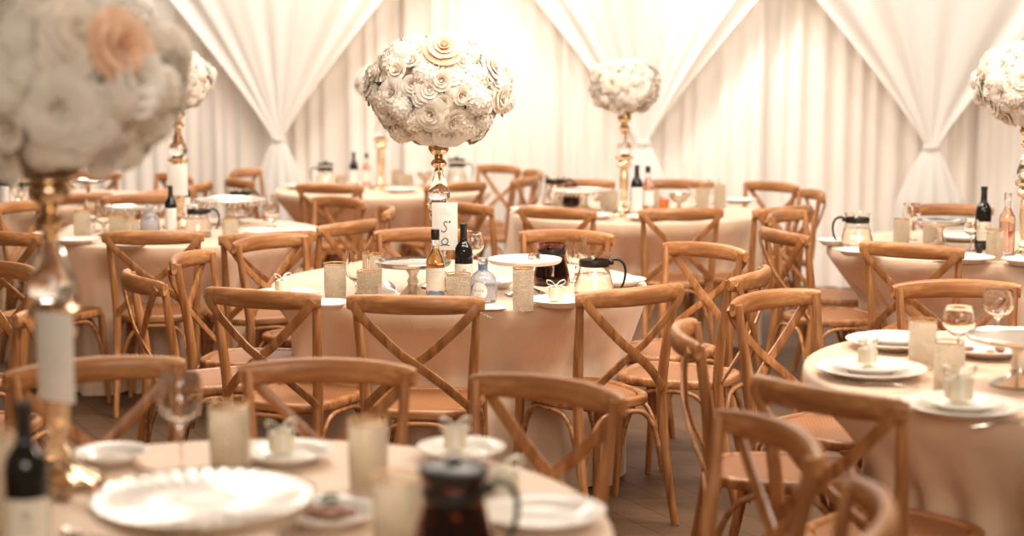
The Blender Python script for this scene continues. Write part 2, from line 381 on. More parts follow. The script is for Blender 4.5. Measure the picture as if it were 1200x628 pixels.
# ------------------------------------------------------------------ chairs
def arc(cx, y0, z, half, sag, n=16):
    return [(cx + half * math.sin(t) / math.sin(1.0) * 1.0, y0 - sag * (1 - ((i / n) * 2 - 1) ** 2), z) for i, t in ((i, -1.0 + 2.0 * i / n) for i in range(n + 1))]
def chair_meshes():
    d = {}
    # seat: woven panel inside a rounded frame
    def outline(a, grow=0.0):
        c, s_ = math.cos(a), math.sin(a); e = 0.55
        x = math.copysign(abs(c) ** e, c); y = math.copysign(abs(s_) ** e, s_)
        hw_ = 0.173 + 0.014 * y
        return (x * (hw_ + grow), 0.01 + y * (0.205 + grow))
    N = 40
    g = G(); vs = [(0, 0.01, 0.452)]; fs = []
    for j in range(1, 5):
        for k in range(N):
            x, y = outline(2 * PI * k / N, -0.02); t = j / 4
            vs.append((x * t, 0.01 + (y - 0.01) * t, 0.452 + 0.012 * t ** 2))
    for k in range(N):
        k2 = (k + 1) % N; fs.append((0, 1 + k, 1 + k2))
        for j in range(3): fs.append((1 + j * N + k, 1 + (j + 1) * N + k, 1 + (j + 1) * N + k2, 1 + j * N + k2))
    g.add(vs, fs); d['seat'] = g.mesh('seat', 'rattan')
    g = G(); g.sweep([(*outline(2 * PI * k / N), 0.452) for k in range(N)], 0.020, 0.018, 10, ex=0.6, closed=True); d['seat_frame'] = g.mesh('seat_frame', 'wood_x')
    # rail: bentwood, bulging backwards
    n = 20; pts = []; rx = []; ry = []
    for i in range(n + 1):
        t = i / n * 2 - 1
        pts.append((0.232 * t, -0.252 - 0.062 * (1 - t * t), 0.848 + 0.004 * (1 - t * t)))
        k = 1 - 0.22 * abs(t) ** 3; rx.append(0.0175 * k); ry.append(0.034 * k)
    rx[0] *= .8; ry[0] *= .85; rx[-1] *= .8; ry[-1] *= .85
    g = G(); g.sweep(pts, rx, ry, 14, ex=0.8); d['top_rail'] = g.mesh('top_rail', 'wood_x')
    for s_ in (-1, 1):
        g = G()
        p = bez([(s_ * .192, -.285, 0), (s_ * .186, -.235, .22), (s_ * .184, -.205, .44), (s_ * .19, -.212, .60), (s_ * .20, -.232, .74), (s_ * .208, -.248, .862)], 5)
        L = len(p) - 1; g.sweep(p, [0.0135 + 0.0045 * math.sin(PI * min(1, i / L * 1.15)) for i in range(L + 1)], [0.0145 + 0.0055 * math.sin(PI * min(1, i / L * 1.15)) for i in range(L + 1)], 10, up=(0, 1, 0), ex=0.85)
        d['back_leg', s_] = g.mesh('back_leg', 'wood_z')
        g = G(); p = bez([(s_ * .186, .20, 0), (s_ * .182, .188, .2), (s_ * .178, .172, .445)], 5)
        g.sweep(p, [0.0125 + 0.006 * i / 10 for i in range(len(p))], None, 10, up=(0, 1, 0)); d['front_leg', s_] = g.mesh('front_leg', 'wood_z')
        # crossed strap: from one rail end, behind, down to the other leg
        g = G()
        p = bez([(-s_ * .214, -.279, .852), (-s_ * .176, -.288, .80), (-s_ * .06, -.286 - .004 * s_, .69), (0, -.280 - .005 * s_, .645), (s_ * .09, -.262 - .003 * s_, .575), (s_ * .172, -.226, .495), (s_ * .184, -.22, .475)], 5)
        L = len(p) - 1
        g.sweep(p, 0.0165, 0.0055, 8, up=(0, 1, 0.25), ex=0.6); d['cross_brace', s_] = g.mesh('cross_brace', 'wood_z')
    # bentwood hoops under the seat
    def hoop(a, b, zt):
        a, b = Vector(a), Vector(b); out = []
        for i in range(17):
            t = i / 16; q = 2 * t - 1
            h = 1 - abs(q) ** 3.2
            p = a.lerp(b, 0.5 + 0.5 * math.copysign(abs(q) ** 0.75, q)); out.append((p.x, p.y, a.z + (zt - a.z) * h))
        return out
    for nm, a, b in (('rear', (-.178, -.222, .20), (.178, -.222, .20)), ('front', (-.178, .182, .20), (.178, .182, .20)), ('left', (-.18, -.215, .20), (-.18, .18, .20)), ('right', (.18, -.215, .20), (.18, .18, .20))):
        g = G(); g.sweep(hoop(a, b, 0.425), 0.0095, None, 8, up=(0.4, 0.3, 1) if nm in ('rear', 'front') else (0.3, .4, 1)); d['hoop', nm] = g.mesh('hoop_brace', 'wood_x')
    return d
CH = chair_meshes()
CHAIRS = []
SPECS = []
def chair(tab, px, py, label, turn=0.0, dmin=1.14, pin=False):
    cx, cy = TAB[tab]; R = spot(px, py, 0.879)
    SPECS.append({'tab': tab, 'th': math.atan2(R.y - cy, R.x - cx), 'D': max(dmin, math.hypot(R.x - cx, R.y - cy)), 'label': label, 'turn': turn, 'px': px, 'pin': pin})
def chair_pose(c):
    cx, cy = TAB[c['tab']]; R = Vector((cx + c['D'] * math.cos(c['th']), cy + c['D'] * math.sin(c['th']), 0))
    f = Matrix.Rotation(math.radians(c['turn']), 3, 'Z') @ Vector((-math.cos(c['th']), -math.sin(c['th']), 0))
    return R + f * 0.312, math.atan2(-f.x, f.y)
def build_chairs():
    # neighbours that would touch are moved apart round their table
    for it in range(120):
        for i, a in enumerate(SPECS):
            for b in SPECS[:i]:
                if a['tab'] != b['tab']: continue
                d = (chair_pose(a)[0] - chair_pose(b)[0]).length
                if d < (0.43 if a['tab'] in ('near', 'centre', 'plates', 'pink') else 0.455):
                    dt = (a['th'] - b['th'] + PI) % (2 * PI) - PI; st = 0.002 * (1 if dt > 0 else -1)
                    for c, q in ((a, st), (b, -st)):
                        if not c['pin']: c['th'] += q; c['D'] = max(c['D'], min(1.24, c['D'] + 0.003))
    for c in SPECS:
        o, rz = chair_pose(c)
        t = thing('dining_chair', c['label'], 'chair', (o.x, o.y, 0), rz, 'cross-back wooden chairs')
        link('seat', CH['seat'], t); link('seat_frame', CH['seat_frame'], t); link('top_rail', CH['top_rail'], t)
        for s_ in (-1, 1):
            link('back_leg', CH['back_leg', s_], t); link('front_leg', CH['front_leg', s_], t); link('cross_brace', CH['cross_brace', s_], t)
        for k in ('rear', 'front', 'left', 'right'): link('hoop_brace', CH['hoop', k], t)
        CHAIRS.append((c['tab'], o.x, o.y, rz, c['px']))
W = 'honey wood cross-back chair '
# near table
chair('near', 108, 421, W + 'behind the blurred table card, facing the silver cake stand')
chair('near', 388, 422, W + 'facing the camera between the near tumblers and the squat bottle table')
chair('near', 652, 445, W + 'facing the camera just behind the dark coffee carafe')
chair('near', 926, 499, W + 'with pale arched rail in the aisle, side-on beside the near table')
chair('near', 1040, 592, W + 'showing only its pale rail at the bottom frame edge')
# centre table
chair('centre', 484, 348, W + 'back to the camera in front of the squat clear bottle', pin=True)
chair('centre', 297, 341, W + 'turned in beside the bow-topped plate of the squat bottle table', turn=8)
chair('centre', 750, 338, W + 'back to the camera in front of the black-handled water carafe', pin=True)
chair('centre', 817, 287, W + 'beyond the water carafe, side-on with pale weathered rail', turn=24)
chair('centre', 893, 317, W + 'edge-on in the aisle with white-shining rail tip')
chair('centre', 171, 321, W + 'seen edge-on with a stubby rail end, before the fringed stand table', dmin=1.36)
chair('centre', 231, 298, W + 'half side-on with two upright posts, behind the stubby edge-on chair', turn=-9)
chair('centre', 350, 281, W + 'facing the camera behind the plate topped by a bow')
chair('centre', 500, 271, W + 'facing the camera behind the amber bottle and table card', turn=-7, dmin=1.06)
chair('centre', 660, 272, W + 'facing the camera behind the white-topped cake stand', turn=7, dmin=1.06)
# fringed stand table
chair('fringe', 181, 269, W + 'back to the camera below the wine bottle and fringed cake stands', pin=True)
chair('fringe', 318, 273, W + 'turned three-quarters away in front of the black-topped pitcher', turn=-4)
chair('fringe', -4, 272, W + 'cut by the frame edge at the fringed stand table')
chair('fringe', 418, 260, W + 'with slanting rail between two dense groups of chairs')
chair('fringe', 452, 243, W + 'seen edge-on just above the slanting chair rail')
chair('fringe', 388, 233, W + 'facing the camera behind the slanting chair rail')
chair('fringe', 166, 229, W + 'facing the camera behind the wine bottle of the fringed stand table')
chair('fringe', 30, 237, W + 'facing the camera beside the blurred gold stand neck')
# edge table
chair('edge', -8, 311, W + 'with curved rail cut by the frame edge beside the gold stand')
chair('edge', 22, 352, W + 'edge-on among crowded legs just behind the blurred gold stand')
# far corner table
chair('corner', 88, 227, W + 'with long dark rail just beside the gold stand neck')
chair('corner', 199, 221, W + 'back to camera at the corner table, beside the white table card')
chair('corner', 232, 214, W + 'side-on with knob-like rail end beyond the far white table card', dmin=1.03)
chair('corner', 170, 206, W + 'facing the camera at the corner table, low against the drapes', dmin=1.03)
chair('corner', 90, 204, W + 'facing the camera behind the small far cake stand', dmin=1.03)
# drape-side table
chair('drape', 423, 208, W + 'back to the camera below the far dark bottle by the drapes')
chair('drape', 496, 209, W + 'back to the camera behind the clear gold candle column')
chair('drape', 314, 208, W + 'turned three-quarters below the first swag tail')
chair('drape', 283, 199, W + 'edge-on with stubby rail end below the first swag tail')
chair('drape', 590, 194, W + 'facing the camera directly against the drapes, highest of all chairs')
chair('drape', 602, 207, W + 'with open cross below the chair against the drapes')
chair('drape', 632, 200, W + 'edge-on behind the dark-collared carafe of the second swag table')
# table below the second swag
chair('second', 540, 238, W + 'half hidden behind the table card of the squat bottle table')
chair('second', 648, 244, W + 'back to the camera below the dark-collared far carafe')
chair('second', 801, 245, W + 'back to the camera below the orange votive', pin=True)
chair('second', 907, 244, W + 'with tilted rail and turned back at the second swag table')
chair('second', 910, 214, W + 'facing the camera at the aisle end of the second swag table')
chair('second', 940, 224, W + 'edge-on beside the bare stretch of drape')
chair('second', 797, 211, W + 'facing the camera behind the silver bowl', dmin=1.04)
chair('second', 679, 211, W + 'facing the camera behind the far pale cake stand', dmin=1.04)
# pink bottle table
chair('pink', 912, 248, W + 'pale, facing the aisle chairs below the tilted rail', dmin=1.1)
chair('pink', 928, 269, W + 'back turned with a dark strap joint, beside the bare drape', dmin=1.15)
chair('pink', 1072, 284, W + 'back to camera before the silver stand and pink bottle', pin=True)
chair('pink', 1118, 243, W + 'facing the camera behind the silver stand below the third swag', dmin=1.04)
# stacked plates table
chair('plates', 906, 344, W + 'with broad arched rail facing the stacked plates from the aisle', dmin=1.14)
chair('plates', 797, 384, W + 'seen edge-on with curled pale rail, backing onto the water carafe chair')
chair('plates', 966, 452, W + 'with long sloping rail, back turned, in front of the stacked plates', dmin=1.2)
chair('plates', 1115, 329, W + 'facing the camera behind the wine glasses of the stacked plates table')

build_chairs()
# ------------------------------------------------------------------ tables and cloths
def table(key):
    cx, cy = TAB[key]; nm = TNAME[key]
    t = thing('banquet_table', 'round banquet table hidden under the cloth of the ' + nm, 'table', (cx, cy, 0), 0, 'round banquet tables')
    g = G(); g.lathe([(0, .738), (.730, .738), (.736, .742), (.736, .756), (.730, .76), (0, .76)], 64); link('tabletop', g.mesh('tabletop', 'ply'), t)
    for k in range(4):
        a = PI / 4 + k * PI / 2; x, y = 0.30 * math.cos(a), 0.30 * math.sin(a)
        g = G(); g.sweep([(x, y, .7385), (x * 1.0, y * 1.0, .35), (x * 1.02, y * 1.02, 0)], 0.014, None, 8, up=(0, 1, 0)); link('leg', g.mesh('leg', 'steel'), t)
    # cloth: flat top, rolled edge, hanging folds, pushed in by the seats
    N = 240; rnd = random.Random(key)
    lim = []
    for k in range(N):
        a = 2 * PI * k / N; r = 0.86
        for tb, ox, oy, rz, _ in CHAIRS:
            if (ox - cx) ** 2 + (oy - cy) ** 2 > 1.7: continue
            q = 0.42
            while q < r:
                x, y = cx + q * math.cos(a) - ox, cy + q * math.sin(a) - oy
                lx = x * math.cos(rz) + y * math.sin(rz); ly = -x * math.sin(rz) + y * math.cos(rz)
                if abs(lx) < 0.24 and -0.34 < ly < 0.248: r = q; break
                q += 0.01
        lim.append(r)
    mn = [min(lim[(k + j) % N] for j in range(-2, 3)) for k in range(N)]
    sm = [sum(mn[(k + j) % N] for j in range(-2, 3)) / 5 for k in range(N)]
    comps = [(rnd.choice((9, 13, 17, 21, 25, 29, 35, 41)), rnd.uniform(0, 6.28), rnd.uniform(.5, 1)) for _ in range(6)]
    def fold(a):
        q = sum(w_ * math.sin(n_ * a + p_) for n_, p_, w_ in comps) / 2.6
        return q
    rows = []
    for r in (0.0, 0.2, 0.4, 0.6, 0.70, 0.745): rows.append(('t', r, 0.766))
    rows += [('t', 0.758, 0.7645), ('t', 0.7635, 0.760), ('t', 0.7655, 0.752)]
    for k in range(1, 23): rows.append(('s', k / 22, 0.752 * (1 - k / 22) + 0.004 * (k == 22)))
    vs = []; fs = []
    for typ, q, z in rows:
        for k in range(N):
            a = 2 * PI * k / N
            if typ == 't':
                r = q; zz = z + (0.0008 * math.sin(3 * a + 9 * q) if q < .7 else 0)
            else:
                e = min(1, q * 1.25); fl = fold(a)
                r = 0.766 + 0.012 * q + 0.040 * e * fl + 0.02 * q * abs(fl)
                zz = z if q < 1 else max(0.003, 0.006 + 0.006 * fl)
                bl = min(1, max(0, (0.715 - zz) / 0.215))
                L = sm[k] - 0.006 - 0.022 * max(0, 1 + fl)
                if L < r: r = r * (1 - bl) + L * bl
                if r > L and zz < .5: r = L
            vs.append((r * math.cos(a), r * math.sin(a), zz))
    for j in range(len(rows) - 1):
        for k in range(N):
            k2 = (k + 1) % N
            if j == 0: fs.append((k, N + k, N + k2))
            else: fs.append((j * N + k, (j + 1) * N + k, (j + 1) * N + k2, j * N + k2))
    g = G(); g.add(vs, [f[::-1] if 0 else f for f in fs]); o = link('tablecloth', g.mesh('tablecloth', 'linen'), None, (cx, cy, 0))
    tag(o, 'floor-length champagne linen cloth covering the ' + nm, 'tablecloth', 'champagne tablecloths')
for k in TAB: table(k)

# ------------------------------------------------------------------ tableware
ZC = 0.7685
TAKEN = []
def at(px, py, r=None, stand=False, slim=None):
    """table-top point; with r, moved back or forth until clear of what already stands there"""
    p = spot(px, py, ZC)
    if r is None: return p
    p0 = p.copy(); best = None
    for k in range(121):
        for sx in (0.0, 0.012, -0.012, 0.03, -0.03):
            dy = ((k + 1) // 2) * (1 if k % 2 else -1) * 0.005
            q = p0 + Vector((sx, dy, 0))
            if not any((q.x - x) ** 2 + (q.y - y) ** 2 < (r + (r3 if stand else r2) + 0.003) ** 2 for x, y, r2, r3 in TAKEN): best = q; break
        if best is not None: break
    p = best if best is not None else p0
    TAKEN.append((p.x, p.y, r, slim or r)); return p
def tumbler(px, py, label, h=0.14, r=0.040, group=None):
    def mk():
        g = G(); g.lathe([(0, 0), (.92, 0), (.96, .02), (1, .5), (1.0, .93), (.955, .93), (.945, .5), (.90, .09), (0, .09)], 28)
        r_ = G(); r_.lathe([(1.002, .965), (1.012, .97), (1.012, .995), (.985, 1.0), (.958, .995), (.953, .965)], 28)
        return g.mesh('tumbler_body', 'embossed'), r_.mesh('rim_band', 'gold_rim')
    b, rm = cached('tumbler', mk); p = at(px, py, r)
    t = thing('tumbler', label, 'drinking glass', p, 0, group, (r, r, h)); link('glass_body', b, t); link('rim_band', rm, t); return t
def wine_glass(px, py, label, h=0.21, r=0.047, group=None, rot=0):
    def mk():
        bowl = [(0, .50), (.30, .505), (.62, .56), (.90, .65), (1.0, .74), (.96, .86), (.84, 1.0), (.81, 1.0), (.925, .86), (.962, .74), (.865, .655), (.59, .575), (.25, .525), (0, .52)]
        stem = [(0, 0), (.78, 0), (.78, .008), (.4, .022), (.13, .05), (.09, .12), (.085, .40), (.13, .47), (.28, .503), (0, .504)]
        g = G(); g.lathe(bowl, 32); q = G(); q.lathe(stem, 24); return g.mesh('bowl', 'glass'), q.mesh('stem', 'glass')
    a, b = cached('wine', mk); t = thing('wine_glass', label, 'drinking glass', at(px, py, r), rot, group, (r, r, h))
    link('bowl', a, t); link('stem', b, t); return t
def goblet(px, py, label, h=0.17, r=0.042, group=None):
    def mk():
        wob = lambda a, z: 1 + 0.03 * math.cos(14 * a) * (1 if z > .4 else .3)
        bowl = [(0, .36), (.55, .38), (.85, .46), (1.0, .62), (.98, .82), (.90, 1.0), (.86, 1.0), (.93, .82), (.94, .62), (.80, .48), (.5, .41), (0, .40)]
        g = G(); g.lathe(bowl, 56, wob=wob); q = G(); q.lathe([(0, 0), (.8, 0), (.8, .02), (.3, .06), (.16, .12), (.22, .2), (.15, .27), (.4, .36), (0, .362)], 28)
        return g.mesh('bowl', 'glass'), q.mesh('stem', 'glass')
    a, b = cached('goblet', mk); t = thing('goblet', label, 'drinking glass', at(px, py, r * 1.04), 0, group, (r, r, h))
    link('bowl', a, t); link('stem', b, t); return t
def shell(r, z0, z1, a0, a1, th=0.0006, nu=20, top=None):
    """part of a cylinder wall lying on a bottle (a label); top(u) may shape its upper edge"""
    g = G()
    def fn(u, v):
        a = a0 + (a1 - a0) * u; zt = z1 if top is None else z0 + (z1 - z0) * top(u)
        return ((r + th) * math.sin(a), -(r + th) * math.cos(a), z0 + (zt - z0) * v)
    g.grid(fn, nu, 6); return g
def strokes(lines, r, place, n=6):
    """pen strokes given in label coordinates, laid on a surface by place(x, y)"""
    g = G()
    for ln in lines: g.sweep([place(x, y) for x, y in bez([(a, b, 0) for a, b in ln], 4) for x, y in ((x, y),)] if 0 else [place(p[0], p[1]) for p in bez([(a, b, 0) for a, b in ln], 4)], r, None, n, up=(0.3, 1, 0.2))
    return g
def wine_bottle(px, py, label, rz=0.0, h=0.30, lab='label', group=None, mark='crest', z0=.045, z1=.135):
    def mk():
        g = G(); g.lathe([(0, .004), (.030, 0), (.0365, .004), (.0375, .012), (.0375, .185), (.035, .200), (.026, .216), (.0165, .228), (.0145, .240), (.0138, .285), (.0152, .286), (.0152, .296), (.0135, .30), (0, .30)], 32)
        c = G(); c.lathe([(.0152, .232), (.0149, .244), (.0144, .284), (.0157, .2855), (.0157, .298), (.0145, .3015), (0, .3015)], 24)
        return g.mesh('bottle_body', 'winebottle'), c.mesh('foil_capsule', 'foil')
    a, c = cached('winebottle', mk); t = thing('wine_bottle', label, 'bottle', at(px, py, .041), rz, group, h / 0.30)
    link('bottle_body', a, t); link('foil_capsule', c, t)
    lm = cached(('wlab', lab, z0, z1), lambda: shell(.0375, z0, z1, -1.25, 1.25).mesh('label', lab)); lb = link('label', lm, t)
    def pl(x, y): a_ = x / .0385; return (.0385 * math.sin(a_), -.0385 * math.cos(a_), y)
    def mk2():
        zc = z1 - .028; q = []
        if mark == 'crest':
            for k in range(3): q.append([(-.005 + .005 * k, zc - .006), (-.005 + .005 * k, zc + .006)])
            q += [[(-.006, zc + .006), (0, zc + .007), (.006, zc + .006)], [(-.006, zc - .006), (0, zc - .007), (.006, zc - .006)]]
        else:
            q += [[(-.004, zc), (0, zc + .005), (.004, zc), (0, zc - .005), (-.004, zc)]]
        q += [[(-.013, zc - .024), (0, zc - .0235), (.013, zc - .024)]]
        return strokes(q, .0007, pl).mesh('label_mark', 'ink')
    link('label_mark', cached(('wmark', mark, z1), mk2), lb); return t
def liquor_bottle(px, py, label, rz=0.0, liquid='amber', cap='black', h=0.29, blue=True, lab='label', group=None):
    def mk():
        out = [(0, .003), (.034, 0), (.038, .005), (.038, .165), (.034, .182), (.022, .205), (.0155, .222), (.0145, .245), (.0160, .247), (.0160, .254), (.0145, .255)]
        inn = [(.0125, .255), (.0120, .225), (.019, .202), (.031, .180), (.035, .163), (.035, .012), (0, .010)]
        g = G(); g.lathe(out + inn, 32)
        l = G(); l.lathe([(0, .011), (.0346, .0125), (.0346, .163), (.0306, .180), (.0188, .201), (.0128, .216), (0, .217)], 28)
        c = G(); c.lathe([(.0155, .252), (.0165, .254), (.0168, .290), (.0155, .293), (0, .293)], 24)
        return g, l, c
    g, l, c = cached('liq', mk); k = h / .29
    t = thing('liquor_bottle', label, 'bottle', at(px, py, .041), rz, group, k)
    link('bottle_body', cached('liqg', lambda: g.mesh('bottle_body', 'glass')), t)
    link('spirit', cached(('liql', liquid), lambda: l.mesh('spirit', liquid)), t)
    link('cap', cached(('liqc', cap), lambda: c.mesh('cap', cap)), t)
    if lab:
        lb = link('label', cached(('liqlab', lab), lambda: shell(.038, .050, .142, -1.35, 1.35).mesh('label', lab)), t)
        def pl(x, y): a_ = x / .0392; return (.0392 * math.sin(a_), -.0392 * math.cos(a_), y)
        q = [[(-.020 + .0065 * i, .124), (-.018 + .0065 * i, .131), (-.016 + .0065 * i, .124)] for i in range(7)] + [[(-.018, .114), (0, .1142), (.018, .114)]]
        link('label_mark', cached('liqmark', lambda: strokes(q, .0005, pl).mesh('label_mark', 'grey_ink')), lb)
    if blue:
        tp = lambda u: .55 + .45 * (1 - abs(2 * u - 1)) ** .5 + .1 * math.sin(9 * u)
        link('label_band', cached('liqblue', lambda: shell(.0388, .014, .056, -.95, .95, .0006, 20, tp).mesh('label_band', 'blue')), t)
    return t
def squat_bottle(px, py, label, rz=0.0, h=0.165, group=None, print_=True):
    def mk():
        e = lambda a, z: 1.0
        out = [(0, .004), (.046, 0), (.051, .005), (.0525, .020), (.0525, .070), (.049, .088), (.036, .106), (.020, .116), (.0165, .122), (.0165, .140), (.0185, .141)]
        inn = [(.0140, .141), (.0140, .120), (.034, .103), (.046, .086), (.0493, .070), (.0493, .018), (.045, .010), (0, .010)]
        g = G(); g.lathe(out + inn, 36)
        c = G(); c.lathe([(.0165, .139), (.0200, .140), (.0215, .150), (.0200, .163), (.010, .165), (0, .165)], 24)
        n = G(); n.lathe([(.0170, .118), (.0182, .121), (.0182, .138), (.0168, .139)], 24)
        l = G()
        def fn(u, v):
            a = 2 * PI * u; rr = v; x = .030 * rr * math.cos(a); z = .044 + .034 * rr * math.sin(a); q = x / .0531
            return (.0531 * math.sin(q), -.0531 * math.cos(q), z)
        l.grid(fn, 28, 5, True)
        def pl(x, y): q = x / .0537; return (.0537 * math.sin(q), -.0537 * math.cos(q), y)
        z = .047; s_ = .0075
        def L(x, pts): return [[(x + a * .8 * s_, z + b * s_) for a, b in p] for p in pts]
        ln = []
        P_ = [[(0, -.5), (0, .5)], [(0, .5), (.6, .4), (.6, .05), (0, 0)]]
        L_ = [[(0, .5), (0, -.5), (.6, -.5)]]; A_ = [[(0, -.5), (.35, .5), (.7, -.5)], [(.15, -.12), (.55, -.12)]]; Z_ = [[(0, .5), (.6, .5)], [(.6, .5), (0, -.5)], [(0, -.5), (.6, -.5)]]
        for i, q in enumerate((P_, L_, A_, Z_, A_)): ln += L(-.020 + .0082 * i, q)
        ln += [[(-.008, .031), (0, .0312), (.008, .031)]]
        return g.mesh('bottle_body', 'smoke'), c.mesh('stopper', 'smoke'), n.mesh('neck_band', 'blue'), l.mesh('label', 'white_label'), strokes(ln, .0005, pl, 4).mesh('label_mark', 'ink')
    ms = cached('squat', mk); t = thing('liquor_bottle', label, 'bottle', at(px, py, .055), rz, group, h / .165)
    for n_, m_ in zip(('bottle_body', 'stopper', 'neck_band', 'label', 'label_mark'), ms):
        if print_ or n_ in ('bottle_body', 'stopper'):
            q_ = link(n_, m_, lb if n_ == 'label_mark' else t)
            if n_ == 'label': lb = q_
    return t
def carafe(px, py, label, rz=0.0, fill='water', h=0.17, group=None, lid=False, k=1.0):
    def mk():
        out = [(0, .002), (.066, 0), (.074, .006), (.0765, .022), (.074, .045), (.056, .112), (.0525, .128), (.0525, .140), (.058, .160), (.061, .170)]
        inn = [(.0585, .170), (.0555, .160), (.0500, .140), (.0500, .128), (.0535, .111), (.0712, .044), (.0735, .022), (.071, .009), (.064, .005), (0, .005)]
        g = G(); g.lathe(out + inn, 36)
        l = G(); l.lathe([(0, .006), (.064, .006), (.0707, .010), (.0730, .022), (.0708, .044), (.0575, .094), (0, .094)], 32)
        l2 = G(); l2.lathe([(0, .006), (.064, .006), (.0707, .010), (.0730, .022), (.0708, .044), (.0533, .108), (0, .108)], 32)
        c = G(); c.lathe([(.0530, .122), (.0556, .122), (.0566, .126), (.0566, .143), (.0556, .147), (.0530, .147)], 36)
        hd = G(); p = bez([(.053, 0, .138), (.078, 0, .148), (.104, 0, .138), (.116, 0, .105), (.110, 0, .062), (.098, 0, .040)], 5)
        hd.sweep(p, .0085, [.0065 - .003 * i / len(p) for i in range(len(p))], 10, up=(0, 1, 0) if 0 else (1, 0, .4), ex=.7)
        hd.box((.062, 0, .136), (.020, .022, .016), .003)
        li = G(); li.lathe([(.0575, .165), (.0625, .167), (.0632, .176), (.055, .182), (.020, .184), (.014, .186), (.013, .196), (0, .198)], 32)
        return g, l, l2, c, hd, li
    g, l, l2, c, hd, li = cached('carafe', mk)
    t = thing('glass_carafe', label, 'carafe', at(px, py, .08 * k), rz, group, k)
    dark = fill == 'coffee'
    link('glass_body', cached(('cg', dark), lambda: g.mesh('glass_body', 'coffee_glass' if dark else 'glass')), t)
    link('coffee' if dark else 'water', cached(('cl', dark), lambda: (l2 if dark else l).mesh('liquid', 'coffee' if dark else 'water')), t)
    link('collar', cached('cc', lambda: c.mesh('collar', 'black')), t)
    link('handle', cached('ch', lambda: hd.mesh('handle', 'black')), t)
    if lid: link('lid', cached('cli', lambda: li.mesh('lid', 'black')), t)
    return t
def cake_stand(px, py, label, r=0.145, h=0.13, kind='silver', rz=0, group=None):
    def mk():
        wob = (lambda a, z: 1 + 0.022 * abs(math.cos(9 * a))) if kind == 'scallop' else None
        p = G(); p.lathe([(0, h - .012), (r * .93, h - .012), (r * .98, h - .006), (r, h + .004), (r * .985, h + .006), (r * .93, h - .002), (r * .9, h - .003), (0, h - .003)], 72, wob=wob)
        if kind == 'scallop':
            fl = lambda a, z: 1 + .020 * math.cos(44 * a) * min(1, (h + .004 - z) / .02)
            p.lathe([(r * 1.0, h + .004), (r * .992, h - .004), (r * .95, h - .016), (r * .86, h - .030), (r * .70, h - .040), (r * .5, h - .041)], 220, wob=fl)
        if kind == 'scallop':
            def flute(u, v):
                a = 2 * PI * u; t = 1 - v; rr = r * (.30 + .67 * t); e = max(0, (t - .05) / .95)
                return (rr * math.cos(a), rr * math.sin(a), h - .0015 + .0055 * t ** 3 + 0.0026 * e * math.cos(36 * a) * (1 - t ** 8))
            p.grid(flute, 288, 12, True)
        s_ = G(); wf = lambda a, z: 1 + .05 * math.cos(10 * a)
        s_.lathe([(0, 0), (r * .52, 0), (r * .54, .006), (r * .40, .016), (r * .22, .026), (r * .12, .045), (r * .15, h * .45), (r * .10, h * .6), (r * .18, h * .8), (r * .42, h - .018 - (.026 if kind == 'scallop' else 0)), (r * .5, h - .0121 - (.029 if kind == 'scallop' else 0)), (0, h - .0121 - (.029 if kind == 'scallop' else 0))], 40, wob=wf)
        b = G()
        if kind == 'fringe':
            n = 40
            for k_ in range(n):
                a = 2 * PI * k_ / n; b.ball((r * 1.0 * math.cos(a), r * 1.0 * math.sin(a), h - .006), .0085, 8, 5)
                b.ball((r * .99 * math.cos(a), r * .99 * math.sin(a), h - .022), .006, 6, 4, (1, 1, 1.5))
        m1 = {'silver': 'silver', 'scallop': 'silver', 'white': 'china', 'fringe': 'tin', 'glass': 'tin'}[kind]
        return p.mesh('plate_top', m1), s_.mesh('pedestal', 'tin' if kind != 'white' else 'silver'), (b.mesh('bead_fringe', 'silver') if b.v else None)
    a, b, c = cached(('stand', r, h, kind), mk)
    t = thing('cake_stand', label, 'cake stand', at(px, py, r * 1.06 if kind == 'fringe' else r * 1.03, True), rz, group); link('plate_top', a, t); link('pedestal', b, t)
    if c: link('bead_fringe', c, t)
    return t
def plate(px, py, label, r=0.13, z=None, group=None, kind='china', name='dinner_plate'):
    def mk():
        wob = (lambda a, zz: 1 + .012 * math.cos(24 * a)) if kind == 'charger' else None
        g = G(); g.lathe([(0, .002), (.58, 0), (.62, .003), (.80, .016), (1.0, .024), (1.005, .027), (.99, .0285), (.80, .021), (.64, .009), (.60, .007), (0, .006)], 64, wob=wob)
        return g.mesh('plate', 'china')
    p = at(px, py, r * 1.01); o = link(name, cached(('plate', kind), mk), None, p)
    o.scale = (r, r, 1.0); tag(o, label, 'plate', group); return o
def napkin(loc, label, rz=0.0, s=0.075, m_='napkin', group=None, seed=1):
    def mk():
        rnd = random.Random(seed); ph = [rnd.uniform(0, 6) for _ in range(6)]
        def f(u, v):
            x = (u - .5) * 2; y = (v - .5) * 2
            e = max(0, 1 - max(abs(x), abs(y)) ** 6)
            z = .12 + .22 * e * (1 + .5 * math.sin(5 * x + 2.5 * y + ph[0]) * math.sin(3 * y + ph[1])) + .10 * e * math.sin(9 * y + 3 * math.sin(3 * x) + ph[2])
            return (x * (1 + .07 * math.sin(4 * y + ph[3])), y * (.72 + .06 * math.sin(5 * x + ph[4])), max(.02, z))
        g = G(); g.grid(f, 30, 24)
        def bt(u, v):
            x, y = 1 - 2 * u, (v - .5) * 2
            return (x * (1 + .07 * math.sin(4 * y + ph[3])), y * (.72 + .06 * math.sin(5 * x + ph[4])), .0 + .10 * (max(abs(x), abs(y)) > .99))
        g.grid(bt, 30, 24)
        return g.mesh('napkin', m_)
    o = link('folded_napkin', cached(('nap', m_, seed), mk), None, loc, rz); o.scale = (s, s, s * .55); tag(o, label, 'napkin', group); return o
